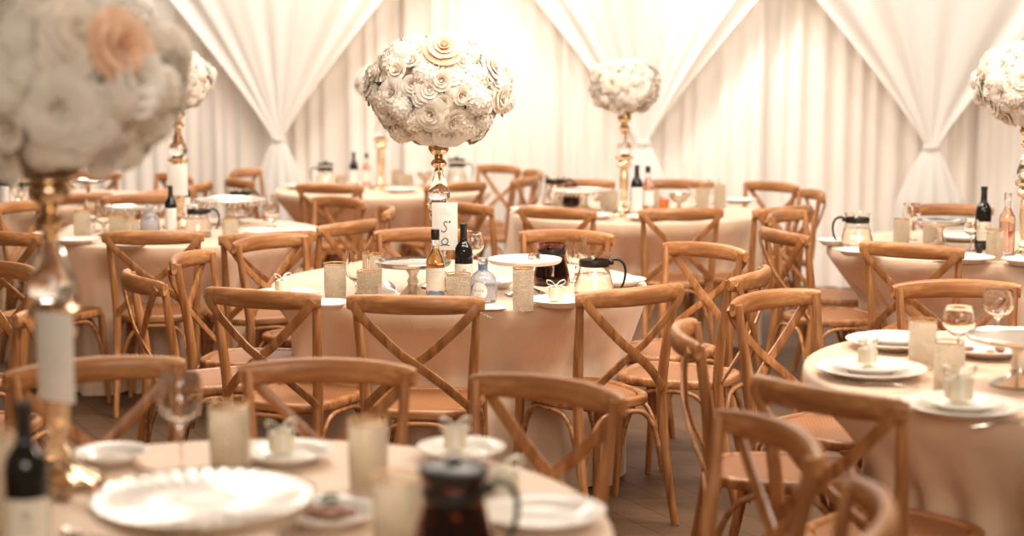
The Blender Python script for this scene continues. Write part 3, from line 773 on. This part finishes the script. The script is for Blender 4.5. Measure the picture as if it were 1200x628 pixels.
def favor_box(loc, label, rz=0.0, s=1.0, group=None, bow=True):
    def mk():
        g = G(); g.box((0, 0, .022), (.052, .034, .044), .004)
        b = G(); b.box((0, 0, .0225), (.012, .0352, .0452), 0)
        q = G()
        for sx in (-1, 1):
            lp = bez([(0, 0, .046), (sx * .014, .003, .064), (sx * .032, 0, .070), (sx * .030, -.003, .056), (0, 0, .047)], 5)
            q.sweep(lp, .0012, .0085, 8, up=(0, 1, 0))
            q.sweep(bez([(0, 0, .047), (sx * .016, -.008, .050), (sx * .034, -.016, .045)], 5), .007, .001, 8)
        q.ball((0, 0, .049), .006, 10, 6)
        return g.mesh('box_body', 'favor'), b.mesh('ribbon_band', 'ribbon'), q.mesh('bow', 'ribbon')
    a, b, c = cached('favor', mk); t = thing('favor_box', label, 'gift box', loc, rz, group, s)
    link('box_body', a, t); link('ribbon_band', b, t)
    if bow: link('bow', c, t)
    return t
def cutlery(px, py, label, kind='knife', rz=0.0, z=ZC, group=None, tilt=0.0):
    def mk():
        g = G()
        if kind == 'knife':
            p = [(0, y, .004) for y in (-.105, -.10, -.06, -.02, 0, .005, .03, .07, .10, .112)]
            g.sweep(p, [.003, .0055, .0055, .0045, .004, .0055, .0085, .0085, .006, .001], [.002, .0032, .0032, .0028, .0025, .0016, .0011, .001, .0009, .0006], 10)
        elif kind == 'spoon':
            p = [(0, y, zz) for y, zz in ((-.10, .003), (-.095, .004), (-.05, .006), (0, .006), (.035, .006), (.045, .005), (.06, .003), (.08, .004), (.095, .007))]
            g.sweep(p, [.003, .006, .005, .003, .003, .009, .0185, .0165, .004], [.0015, .002, .002, .002, .002, .0018, .0015, .0015, .001], 12)
        else:
            p = [(0, y, zz) for y, zz in ((-.10, .003), (-.095, .004), (-.05, .006), (0, .006), (.035, .006), (.045, .005), (.06, .004))]
            g.sweep(p, [.003, .006, .005, .003, .003, .010, .012], [.0015, .002, .002, .002, .002, .0015, .0013], 10)
            for k_ in range(4): g.sweep([((k_ - 1.5) * .0062, .058, .004), ((k_ - 1.5) * .0062, .08, .004), ((k_ - 1.5) * .006, .098, .008)], .0018, .0011, 6)
        return g.mesh(kind, 'silver')
    nm = {'knife': 'table_knife', 'spoon': 'dessert_spoon', 'fork': 'table_fork'}[kind]
    o = link(nm, cached(('cut', kind), mk), None, spot(px, py, z)); o.rotation_euler = (tilt, 0, rz); tag(o, label, 'cutlery', group); return o

# ------------------------------------------------------------------ flower arrangements
def petal(g, a, w_, r0, r1, h0, h1, curl, cup=1.5, nu=5, nv=5):
    def f(u, v):
        x = 2 * u - 1
        wd = w_ * (0.35 + 0.65 * math.sin(PI * min(.5, v * .62) ))
        ang = a + x * wd
        r = r0 + (r1 - r0) * v ** cup + curl * .5 * v ** 5
        z = h0 + (h1 - h0) * (1 - (1 - v) ** 1.6) - curl * v ** 6 * .55 - .10 * x * x * v ** 2
        r *= 1 - .05 * x * x
        return (r * math.cos(ang), r * math.sin(ang), z)
    g.grid(f, nu, nv)
def rose_mesh(kind, seed, m_):
    rnd = random.Random(seed); g = G()
    if kind == 'rose':
        for n_, w_, r1, h1, curl in ((3, 1.25, .17, .62, .0), (4, 1.0, .30, .62, .04), (5, .85, .50, .58, .10), (6, .72, .74, .48, .16), (7, .62, .95, .30, .20)):
            o_ = rnd.uniform(0, 6)
            for k in range(n_): petal(g, o_ + 2 * PI * k / n_ + rnd.uniform(-.1, .1), w_ * rnd.uniform(.92, 1.08), .05, r1 * rnd.uniform(.95, 1.05), -.10, h1 * rnd.uniform(.95, 1.04), curl, 1.1)
        g.lathe([(0, .56), (.06, .58), (.10, .5), (.08, .2), (0, .1)], 10)
    elif kind == 'bud':
        for n_, w_, r1, h1, curl in ((3, 1.3, .25, .85, .0), (4, 1.0, .48, .78, .05), (5, .8, .74, .62, .12)):
            o_ = rnd.uniform(0, 6)
            for k in range(n_): petal(g, o_ + 2 * PI * k / n_, w_, .05, r1, -.1, h1, curl, .9)
        g.lathe([(0, .75), (.08, .76), (.12, .6), (0, .1)], 10)
    else: # hydrangea head of small four-petalled florets
        for k in range(34):
            z = 1 - (k + .5) / 34 * 1.25; a = k * 2.39996; r = math.sqrt(max(0, 1 - z * z)); n = Vector((r * math.cos(a), r * math.sin(a), z))
            q = n.to_track_quat('Z', 'Y'); s_ = rnd.uniform(.22, .30); rot = rnd.uniform(0, 2)
            for j in range(4):
                an = rot + j * PI / 2; b = len(g.v)
                loc = [(0, 0, .02)] + [(math.cos(an + d) * l, math.sin(an + d) * l, hh) for d, l, hh in ((-.62, .6, .10), (-.35, 1.0, .16), (0, 1.12, .10), (.35, 1.0, .16), (.62, .6, .10))]
                g.add([q @ Vector((p[0] * s_, p[1] * s_, p[2] * s_)) + n * .80 for p in loc], [(0, 1, 2), (0, 2, 3), (0, 3, 4), (0, 4, 5)])
        g.ball((0, 0, 0), .78, 14, 10)
    return g.mesh(kind, m_)
ROSES = [rose_mesh('rose', k, mm) for k, mm in ((1, 'rose'), (2, 'rose'), (3, 'blush'))]
PEACH = rose_mesh('rose', 7, 'peach'); BUDS = [rose_mesh('bud', k, mm) for k, mm in ((4, 'rose'), (5, 'blush'))]
HYD = [rose_mesh('hydrangea', 6, 'rose'), rose_mesh('hydrangea', 8, 'blush')]
def flower_ball(loc, R, label, seed, n=120, peach=(), buds=.66):
    """loc: centre of the ball"""
    rnd = random.Random(seed); sq = 0.69
    t = thing('flower_arrangement', label, 'flowers', loc, 0, 'white rose flower balls')
    g = G(); g.ball((0, 0, 0), R * .70, 24, 16, (1, 1, sq)); link('foam_core', g.mesh('foam_core', 'moss'), t)
    lf = G()
    for k in range(26):
        z = rnd.uniform(-.45, .8); a = rnd.uniform(0, 6.28); r = math.sqrt(1 - z * z); n_ = Vector((r * math.cos(a), r * math.sin(a), z * sq))
        tn = n_.cross(Vector((rnd.uniform(-1, 1), rnd.uniform(-1, 1), rnd.uniform(-1, 1)))).normalized()
        p0 = n_ * R * .70; w3 = n_.cross(tn)
        lf.add([p0 + (n_ * .22 * v + tn * (.5 * v - .1) * .35 + w3 * s_ * .055 * math.sin(PI * v) - n_ * .03 * abs(s_)) * R * 1.2 for v in (0, .25, .5, .75, 1) for s_ in (-1, 0, 1)],
               [(3 * i + j, 3 * i + j + 1, 3 * i + j + 4, 3 * i + j + 3) for i in range(4) for j in range(2)])
    tag(link('leaves', lf.mesh('leaves', 'leaf'), t), None, None, None, 'stuff')
    zmin = -.97
    for k in range(n):
        z = 1 - (k + .5) / n * (1 - zmin); a = k * 2.39996 + rnd.uniform(-.12, .12); r = math.sqrt(max(0, 1 - z * z))
        if z < -.78: r = max(r, .62)
        nv = Vector((r * math.cos(a), r * math.sin(a), z * sq)); q = rnd.random()
        facing = (nv + Vector((rnd.uniform(-.25, .25), rnd.uniform(-.25, .25), rnd.uniform(-.2, .2)))).normalized()
        if q < buds - .24: me = rnd.choice(ROSES); nm = 'rose'; s_ = R * rnd.uniform(.20, .27); dep = .80
        elif q < buds: me = rnd.choice(BUDS); nm = 'rose_bud'; s_ = R * rnd.uniform(.14, .19); dep = .80
        else: me = rnd.choice(HYD); nm = 'hydrangea'; s_ = R * rnd.uniform(.19, .24); dep = .80
        if any((nv - Vector(pp)).length < .22 for pp in peach) and nm == 'rose': me = PEACH
        o = link(nm, me, t, nv * (R * (dep + rnd.uniform(-.05, .07)))); o.scale = (s_,) * 3
        o.rotation_euler = (facing.to_track_quat('Z', 'Y') @ Matrix.Rotation(rnd.uniform(0, 6), 4, 'Z').to_quaternion()).to_euler()
    for k, pp in enumerate(peach):
        nv = Vector(pp).normalized(); o = link('peach_rose', PEACH, t, nv * R * .86); o.scale = (R * .25,) * 3; o.rotation_euler = nv.to_track_quat('Z', 'Y').to_euler()
        o['label'] = 'peach coloured rose'
    return t
def candle_column(loc, label, k=1.0):
    """tall turned stand of gold and glass that carries a flower ball"""
    def mk():
        fl = lambda n_, a_: (lambda a, z: 1 + a_ * math.cos(n_ * a))
        base = G(); base.lathe([(0, 0), (.082, 0), (.086, .006), (.078, .014), (.060, .022), (.036, .034), (.024, .050), (0, .050)], 40, wob=fl(12, .04))
        sh = G(); sh.lathe([(0, .050), (.020, .052), (.030, .062), (.020, .076), (.014, .084), (.019, .10), (.023, .13), (.026, .20), (.0225, .255), (.017, .262), (0, .262)], 32, wob=fl(10, .06))
        k1 = G(); k1.lathe([(0, .262), (.020, .264), (.036, .276), (.041, .290), (.032, .302), (.030, .310), (.046, .322), (.049, .334), (.034, .345), (.030, .350), (0, .350)], 36, wob=fl(12, .05))
        tear = G(); tear.lathe([(0, .350), (.034, .352), (.044, .364), (.044, .380), (.034, .410), (.021, .445), (.015, .462), (0, .462)], 36)
        k2 = G(); k2.lathe([(0, .462), (.018, .463), (.020, .468), (.014, .474), (.030, .488), (.033, .497), (.026, .508), (.015, .514), (.020, .518), (.016, .524), (.028, .532), (.040, .548), (.041, .560), (.034, .570), (.046, .576), (.046, .582), (.020, .588), (0, .588)], 36)
        return [(n_, g_.mesh(n_, m_)) for n_, g_, m_ in (('base', base, 'gold'), ('fluted_column', sh, 'gold_glass'), ('gold_knop', k1, 'gold'), ('glass_teardrop', tear, 'glass'), ('finial_cup', k2, 'gold'))]
    t = thing('candle_column', label, 'flower stand', loc, 0, 'gold and glass flower stands', k)
    for n_, m_ in cached('column', mk): link(n_, m_, t)
    return t
m_ = glassy('gold_mercury_glass', (0.95, 0.72, 0.48), 0.05, 1.45, 0.75); m_.node_tree.nodes['Principled BSDF'].inputs['Metallic'].default_value = 0.15; M['gold_glass'] = m_
def table_card(loc, label, rz, script, wd=0.10, ht=0.18):
    """white card clipped to the front of the stand; loc is the card's top centre"""
    t = thing('table_card', label, 'table card', loc, rz, 'white cards on the flower stands')
    g = G(); g.box((0, 0, -ht / 2), (wd, .003, ht), .0008); cd_ = link('card', g.mesh('card', 'card'), t)
    g = G(); g.box((0, .006, -ht * .35), (.016, .010, .03), .002); link('clip', g.mesh('clip', 'gold'), t)
    pl = lambda x, y: (x * wd, -.0019, -ht * y)
    if script:
        the = [[(-.22, .16), (-.02, .13), (.06, .135)], [(-.08, .135), (-.13, .20), (-.16, .25), (-.12, .255)], [(.02, .15), (-.03, .22), (-.05, .26), (.0, .215), (.04, .21), (.02, .25), (.06, .255)],
               [(.08, .24), (.15, .225), (.14, .205), (.10, .215), (.09, .25), (.14, .257), (.20, .235), (.26, .20)]]
        link('script_line', strokes(the, .0006, pl, 4).mesh('script_line', 'grey_ink'), cd_)
        S_ = [[(.10, .42), (.04, .395), (-.03, .42), (-.02, .47), (.05, .51), (.06, .57), (-.02, .615), (-.12, .60), (-.12, .575)], [(.17, .40), (.20, .39), (.21, .41), (.18, .42), (.17, .40)],
              [(.0, .74), (.10, .77), (.12, .83), (.02, .88), (-.10, .86), (-.12, .80), (.0, .74)], [(-.18, .90), (.0, .885), (.18, .90)]]
        link('initial', strokes(S_, .0018, pl, 5).mesh('initial', 'ink'), cd_)
    else:
        link('initial', strokes([[(.06, .52), (.12, .60), (.02, .68), (-.10, .66), (-.08, .56), (.06, .52)]], .001, pl, 5).mesh('initial', 'grey_ink'), cd_)
    return t

def centrepiece(px, py, R, what, k=1.0, peach=(), seed=1, card=None, sink=0.0):
    p = at(px, py, .088 * k, False, .05 * k); candle_column(p, 'gold and glass column ' + what[0], k)
    top = p.z + .588 * k
    flower_ball((p.x, p.y, top + R * .66 - sink), R, what[1], seed, 140 if seed != 3 else 118, peach, .80 if seed == 3 else .66)
    return p
p = centrepiece(70, 566, .30, ('standing blurred behind the near dark bottle', 'huge blurred white rose ball with one peach rose, on the near gold stand'), 1.12, ((.72, -.62, .22),), 3)
cd = (Vector((0, 0, 0)) - p); cd.z = 0; cd.normalize(); q = p + cd * .078
table_card((q.x, q.y, 1.145), 'blurred white card on the near gold stand', math.radians(-28), False, .098, .185)
p = centrepiece(515, 338, .298, ('carrying the sharp rose ball on the squat bottle table', 'sharp white rose ball high over the squat clear bottle'), 1.0, ((.10, -.72, .52),), 5)
table_card((p.x + .025, p.y - .062, 1.115), 'white table card with large italic letter on the middle gold stand', 0.05, True, .10, .187)
centrepiece(731, 252, .225, ('carrying the small rose ball below the second swag', 'small white rose ball in front of the second swag'), 1.03, (), 6)
centrepiece(1200, 304, .26, ('cut by the frame edge next to the pink bottle', 'white rose ball cut by the frame edge beside the third swag'), 1.06, (), 7)
p = centrepiece(211, 266, .215, ('behind the wine bottle of the fringed stand table', 'rose ball half hidden behind the huge blurred flower ball'), 1.12, (), 8)
table_card((p.x + .005, p.y - .062, 1.115), 'plain white card above the wine bottle on the fringed stand table', 0.0, False, .11, .17)
centrepiece(447, 221, .19, ('barely seen on the table against the drapes', 'rose ball almost hidden behind the sharp flower ball'), 1.06, (), 9)

# ------------------------------------------------------------------ centre table, with the squat clear bottle
ct = 'the squat bottle table'
cake_stand(484, 347, 'round silver cake stand between tumblers and amber bottle on ' + ct, .147, .13, 'silver')
cake_stand(615, 345, 'white-topped cake stand behind the tumbler and squat bottle', .143, .135, 'white')
liquor_bottle(502, 352, 'amber liquor bottle with black cap and cream label', .05, h=.272)
wine_bottle(534, 347, 'dark wine bottle with crested cream label beside the amber bottle', .1, .275)
squat_bottle(566, 353, 'squat clear bottle with round white label and blue-grey neck', -.25)
tumbler(393, 351, 'embossed gold-rimmed tumbler at the outer end of ' + ct, .14, .042)
tumbler(440, 352, 'embossed tumbler between the goblet and the silver stand of ' + ct, .115, .04)
tumbler(541, 356, 'embossed tumbler directly in front of the crested wine bottle', .115, .046)
tumbler(613, 363, 'tall embossed tumbler in front of the white-topped cake stand', .155, .039)
goblet(418, 350, 'faceted clear goblet between two embossed tumblers', .178, .048)
tumbler(437, 335, 'plain pale tumbler partly behind the faceted goblet', .13, .038)
wine_glass(553, 326, 'large wine glass rising behind the dark crested wine bottle', .19, .052)
goblet(675, 330, 'clear goblet with dark streaks beside the coffee carafe', .19, .042)
carafe(696, 350, 'water carafe with black collar and looped handle', 0.0, 'water', group='black-collared glass carafes', k=1.02)
carafe(655, 333, 'coffee-filled carafe behind the water carafe', 1.5, 'coffee', group='black-collared glass carafes', k=.98)
def setting(px, py, where, r=.125, nap=True, fav=True, rz=0.0, seed=1, charger=False, fk=1.0):
    a = plate(px, py, 'white plate ' + where, r, None, 'white plates', 'charger' if charger else 'china', 'charger_plate' if charger else 'dinner_plate'); P = a.location; zz = P.z + .0078
    if charger:
        b = link('dinner_plate', cached(('plate', 'china'), lambda: None), None, (P.x, P.y, P.z + .0105)); b.scale = (r * .70, r * .70, 1); tag(b, 'smaller white plate stacked on the one ' + where, 'plate', 'white plates'); zz += .0105; r *= .8
    if nap: napkin((P.x, P.y, zz), 'crumpled white napkin on the plate ' + where, rz, r * .43, 'napkin', 'napkins on plates', seed)
    if fav: favor_box((P.x - .012, P.y - .01, zz + (r * .43 * .55 * .62 + .002 if nap else .0005)), 'cream favor box on the plate ' + where, rz + .3, fk, 'ribboned favor boxes')
    return a
setting(345, 350, 'behind the tilted chair at ' + ct, .125, True, True, .4, 1)
P = plate(383, 362, 'white side plate with napkin near the outer tumbler', .085, group='white plates').location; napkin((P.x, P.y, P.z + .008), 'white napkin on the small side plate', .9, .038, 'napkin', 'napkins on plates', 3)
setting(646, 361, 'below the coffee carafe', .118, True, True, -.2, 2)
plate(728, 334, 'white plate showing beyond the water carafe handle', .10, group='white plates')
P = plate(592, 342, 'white plate with blue morsel behind the squat bottle', .07, group='white plates').location; g = G(); g.ball((0, 0, .0105), .012, 10, 6, (1.3, 1, .7)); tag(link('dark_berry', g.mesh('dark_berry', 'blue'), None, (P.x, P.y, P.z + .006)), 'dark blue morsel on the plate behind the squat bottle', 'food')
P = at(575, 362, .055); napkin((P.x, P.y, P.z + .001), 'loose white napkin before the squat bottle', .2, .055, 'napkin', 'loose napkins', 4)
cutlery(500, 369, 'knife lying along the near edge of ' + ct, 'knife', 1.75)
cutlery(566, 370, 'fork beside the squat bottle napkin', 'fork', .35)
cutlery(468, 349, 'spoon propped up against the silver cake stand', 'spoon', .7, ZC + .056, tilt=.55)
P = at(634, 345); g = G(); g.lathe([(0, 0), (.022, 0), (.024, .004), (.024, .022), (.021, .022), (.021, .006), (0, .006)], 24)
Q = spot(626, 304, ZC + .132); tag(link('glass_dish', g.mesh('glass_dish', 'glass'), None, (Q.x, Q.y, ZC + .1325)), 'small clear dish on top of the white cake stand', 'dish')

# ------------------------------------------------------------------ near table
nt_ = 'the near table'
cake_stand(241, 684, 'large silver scalloped cake stand, blurred, on ' + nt_, .188, .15, 'scallop')
wine_bottle(35, 668, 'dark wine bottle blurred at the near corner beside the gold stand', .2, .30)
wine_glass(213, 556, 'blurred stemmed wine glass standing behind the large silver stand', .222, .050)
tumbler(270, 556, 'blurred embossed tumbler beside the stemmed wine glass', .158, .044)
tumbler(432, 574, 'blurred embossed tumbler behind the amber-based tumbler of ' + nt_, .15, .042)
tumbler(466, 640, 'blurred amber-based tumbler beside the dark carafe', .135, .046)
tumbler(4, 622, 'large embossed tumbler cut by the frame edge', .20, .05)
carafe(532, 663, 'dark coffee carafe with black lid at the bottom of the view', .25, 'coffee', group='black-collared glass carafes', lid=True, k=1.0)
setting(337, 540, 'behind the large silver stand of ' + nt_, .105, True, True, .2, 5)
setting(113, 543, 'between the gold stand and the stemmed wine glass', .085, True, False, .1, 6)
setting(540, 536, 'peeking out behind the dark coffee carafe', .10, True, True, -.2, 7)
setting(634, 612, 'at the edge of the near table past the dark carafe', .125, False, False)
P = at(604, 604, .035); favor_box((P.x, P.y, P.z + .0005), 'cream favor box beside the dark coffee carafe lid', .3, 1.3, 'ribboned favor boxes')
P = at(128, 578, .065); napkin((P.x, P.y, P.z + .001), 'dark red napkin beside the large silver stand', .5, .06, 'red_napkin', None, 8)
pl = plate(385, 612, 'plate of leftover meat beside the large silver stand', .10, group='white plates'); P = pl.location
g = G()
for dx, dy, r_ in ((-.03, 0, .028), (.01, .012, .03), (.035, -.008, .024), (0, -.02, .026)): g.ball((dx, dy, .0135), r_ * .8, 14, 8, (1.2, 1, .5))
fd = thing('leftover_meat', 'brown leftover meat with green garnish on the near plate', 'food', (P.x, P.y, P.z + .008)); link('meat_slices', g.mesh('meat_slices', 'food'), fd)
g = G()
for k in range(7): g.ball((.012 * math.cos(k), .012 * math.sin(k * 1.7), .032 + .003 * k), .008, 8, 5, (1.4, .8, .4))
tag(link('garnish', g.mesh('garnish', 'herb'), fd, (.0, .02, -.008)), 'green garnish', None)
cutlery(186, 556, 'fork near the wine glass foot of ' + nt_, 'fork', .9)
for k, (px, py) in enumerate(((92, 592), (163, 606), (112, 632))):
    cutlery(px, py, ('spoon', 'fork', 'spoon')[k] + (' beside', ' in the middle of the gold-lit cutlery by', ' foremost of those by')[k] + ' the near gold stand foot', ('spoon', 'fork', 'spoon')[k], .75 + .1 * k)

# ------------------------------------------------------------------ stacked plates table
pt = 'the stacked plates table'
setting(1020, 440, 'foremost to the aisle on ' + pt, .158, True, True, .3, 9, True)
setting(1127, 484, 'foremost to the camera on ' + pt, .150, True, True, -.1, 10, True, 1.25)
setting(1048, 407, 'behind the aisle tumbler of ' + pt, .15, False, False, 0, 12, True)
P = plate(1152, 416, 'white plate with leftovers beside the glass cake stand', .125, group='white plates').location
for k, (dx, dy, mm, lb) in enumerate(((-.05, .03, 'food', 'dark crumb of food beside the glass cake stand'), (.0, -.03, 'tomato', 'orange morsel on the leftovers plate'), (.045, .02, 'food', 'brown slice on the leftovers plate'))):
    g = G(); g.ball((0, 0, .0085), .016, 12, 6, (1.3, .8, .45)); tag(link('food_morsel', g.mesh('food_morsel', mm), None, (P.x + dx, P.y + dy, P.z + .006), k), lb, 'food')
tumbler(1080, 431, 'embossed gold-rimmed tumbler behind the aisle plate of ' + pt, .145, .040)
tumbler(1111, 460, 'cream embossed tumbler between the two foremost plates', .142, .041)
wine_glass(1122, 428, 'wine glass in front of the facing chair on ' + pt, .175, .048)
wine_glass(1168, 404, 'wine glass half behind the glass cake stand', .175, .050)
wine_glass(1193, 416, 'wine glass at the frame edge by the glass cake stand', .15, .04)
cake_stand(1192, 451, 'silver-footed glass cake stand at the frame edge', .142, .135, 'glass')
cutlery(1172, 497, 'knife lying at the near edge of ' + pt, 'knife', -1.0)
cutlery(1060, 466, 'spoon beside the aisle plate', 'spoon', -1.2)
cutlery(1035, 452, 'fork half under the aisle plate edge', 'fork', 1.2)

# ------------------------------------------------------------------ pink bottle table
kt = 'the pink bottle table'
carafe(1004, 291, 'water carafe with black handle at the aisle end of ' + kt, PI, 'water', group='black-collared glass carafes', k=1.02)
cake_stand(1101, 290, 'silver cake stand in front of the facing chair on ' + kt, .125, .125, 'silver')
wine_bottle(1151, 292, 'dark wine bottle beside the pink bottle', .1, .30)
liquor_bottle(1179, 297, 'clear bottle of pink wine beside the cut-off gold column', .2, 'pink', 'glass', .285, False, None)
tumbler(1056, 287, 'embossed tumbler near the water carafe of ' + kt, .13, .040)
tumbler(1090, 285, 'embossed tumbler just before the silver stand of ' + kt, .115, .038)
tumbler(1165, 304, 'embossed tumbler in front of the dark wine bottle of ' + kt, .14, .038)
wine_glass(1067, 281, 'wine glass beside the silver stand of ' + kt, .185, .047)
wine_glass(1139, 293, 'clear glass next to the dark wine bottle of ' + kt, .15, .04)
plate(975, 287, 'small white plate at the aisle edge beside the carafe handle', .075, group='white plates')
plate(1004, 299, 'white plate in front of the water carafe of ' + kt, .10, group='white plates')
plate(1139, 307, 'white plate at the near edge below the dark wine bottle', .13, group='white plates')
plate(1125, 282, 'white plate behind the silver cake stand of ' + kt, .12, group='white plates')
plate(1190, 303, 'white plate at the frame edge below the pink bottle', .10, group='white plates')
cutlery(1080, 307, 'knife at the near edge before the silver stand of ' + kt, 'knife', 1.2)
P = at(1147, 300, .016); g = G(); g.lathe([(0, 0), (.013, 0), (.014, .003), (.014, .052), (.012, .055), (0, .055)], 20); tag(link('pepper_pot', g.mesh('pepper_pot', 'black'), None, P), 'small black pot below the dark wine bottle', 'pepper pot')

# ------------------------------------------------------------------ table below the second swag
st = 'the second swag table'
carafe(650, 240, 'water carafe with flat black collar on ' + st, 0, 'water', group='black-collared glass carafes', k=1.1)
carafe(664, 242, 'coffee carafe tucked behind the pale far stand', .3, 'coffee', group='black-collared glass carafes', k=.8)
cake_stand(684, 247, 'pale fringed cake stand in front of the dark coffee carafe', .17, .125, 'fringe')
wine_bottle(740, 250, 'dark wine bottle with big white label on ' + st, .15, .285, 'white_label', None, 'ring', .018, .165)
liquor_bottle(753, 249, 'bottle with dark cap behind the white-labelled wine bottle', 0, 'pink', 'black', .275, False, 'white_label')
def votive(px, py, label):
    g = G(); g.lathe([(0, 0), (.030, 0), (.036, .008), (.038, .055), (.034, .062), (.031, .062), (.034, .055), (.033, .012), (0, .010)], 24)
    o = link('votive_holder', g.mesh('votive_holder', 'orange_glass'), None, at(px, py, .04)); tag(o, label, 'candle holder'); return o
votive(777, 245, 'orange glass votive beside the silver bowl')
def bowl(px, py, label, r=.06):
    g = G(); g.lathe([(0, 0), (r * .6, 0), (r * .62, .005), (r * .2, .018), (r * .16, .04), (r * .6, .052), (r, .085), (r * 1.03, .10), (r * .97, .10), (r * .9, .086), (r * .5, .06), (0, .057)], 32)
    tag(link('silver_bowl', g.mesh('silver_bowl', 'silver'), None, at(px, py, r * 1.05)), label, 'bowl')
bowl(790, 246, 'footed silver bowl in front of the facing chair by the drapes', .062)
for px, py, h in ((706, 246, .12), (716, 250, .13), (765, 246, .13), (822, 245, .13), (843, 243, .14)):
    tumbler(px, py, 'pale embossed tumbler on ' + st, h, .040, 'tumblers on the second swag table')
goblet(815, 243, 'clear goblet beside the silver bowl', .16, .042); goblet(836, 240, 'clear goblet at the aisle end of ' + st, .165, .042)
for px, py, lb in ((620, 249, 'white plate at the end of the second swag table by the water carafe'), (697, 256, 'white plate before the pale far stand'), (756, 258, 'white plate below the white-labelled wine bottle'), (866, 238, 'white plate at the aisle end of ' + st), (800, 257, 'white plate behind the near chair rail of ' + st)):
    plate(px, py, lb, .115, group='white plates')

# ------------------------------------------------------------------ fringed stand table
ft = 'the fringed stand table'
cake_stand(154, 270, 'crystal-fringed cake stand beside the tumblers and goblets', .14, .125, 'fringe')
cake_stand(270, 262, 'wide crystal-fringed cake stand behind the white pitcher', .19, .135, 'fringe')
wine_bottle(201, 275, 'dark wine bottle with white label in front of the table card', .1, .255, 'white_label', None, 'ring', .03, .165)
wine_bottle(220, 262, 'second dark-capped bottle just behind the white card', 0, .27, 'white_label', None, 'ring', .03, .165)
carafe(232, 277, 'white-looking water carafe with black handle beside the labelled bottle', 0.0, 'water', group='black-collared glass carafes', k=.96)
carafe(281, 254, 'black-collared carafe behind the wide fringed cake stand', .4, 'water', group='black-collared glass carafes', k=1.0)
squat_bottle(179, 275, 'plain squat clear bottle next to the labelled wine bottle', .4, .16, None, False)
for px, py, h in ((97, 281, .15), (138, 280, .12), (154, 283, .11), (270, 279, .10)):
    tumbler(px, py, 'gold-rimmed embossed tumbler on ' + ft, h, .042, 'tumblers on the fringed stand table')
goblet(112, 271, 'clear goblet between tumblers under the blurred flower ball', .17, .043); goblet(122, 276, 'clear goblet beside the crystal-fringed stand', .165, .042); goblet(304, 262, 'clear goblet past the wide fringed stand', .15, .045); goblet(318, 266, 'second clear goblet past the wide fringed stand', .14, .045)
setting(358, 279, 'behind the chair rails of the fringed stand table', .11, True, False, .2, 13)
setting(88, 285, 'beside the gold stand neck on ' + ft, .12, True, False, .5, 14)
plate(150, 291, 'white plate in front of the tumblers of ' + ft, .11, group='white plates'); plate(306, 275, 'white plate near the goblets past the fringed stand', .11, group='white plates')
P = at(345, 271, .085); napkin((P.x, P.y, P.z + .001), 'large crumpled white napkin beside the end plate', .8, .08, 'napkin', 'loose napkins', 15)

# ------------------------------------------------------------------ far tables
dt_ = 'the drape-side table'
carafe(382, 219, 'black-lidded carafe at one end of ' + dt_, PI, 'water', group='black-collared glass carafes', lid=True, k=.95)
carafe(535, 216, 'black-lidded carafe beside the clear gold column on ' + dt_, 0, 'water', group='black-collared glass carafes', lid=True, k=1.05)
wine_bottle(415, 219, 'dark wine bottle with white label on ' + dt_, 0, .25, 'white_label', None, 'ring', .03, .15)
liquor_bottle(428, 219, 'pale bottle with dark stopper beside the far wine bottle', 0, 'pink', 'black', .24, False, 'white_label')
liquor_bottle(447, 212, 'amber bottle half hidden by the far gold column', 0, 'amber', 'gold', .2, False, None)
bowl(498, 218, 'small silver bowl behind the clear gold column', .06)
for px, py, h in ((465, 217, .11), (400, 222, .10), (478, 221, .10)): tumbler(px, py, 'pale tumbler on ' + dt_, h, .04, 'tumblers on the drape-side table')
for px, py, lb in ((395, 226, 'white plate at the near edge of the drape-side table below the wine bottle'), (470, 225, 'white plate between two far chair backs'), (352, 221, 'white plate at the end of the drape-side table')): plate(px, py, lb, .12, group='white plates')
cn = 'the far corner table'
cake_stand(104, 240, 'small silver cake stand at the far corner table', .12, .155, 'silver')
wine_bottle(6, 245, 'dark bottle at the frame edge on ' + cn, 0, .27, 'white_label', None, 'ring', .03, .16)
carafe(33, 241, 'carafe with black handle beside the gold stand neck', 0.2, 'water', group='black-collared glass carafes', k=1.0)
liquor_bottle(27, 238, 'amber bottle between the corner carafe and frame edge', 0, 'amber', 'gold', .23, False, None)
goblet(17, 244, 'pale goblet next to the frame edge bottle', .17, .045)
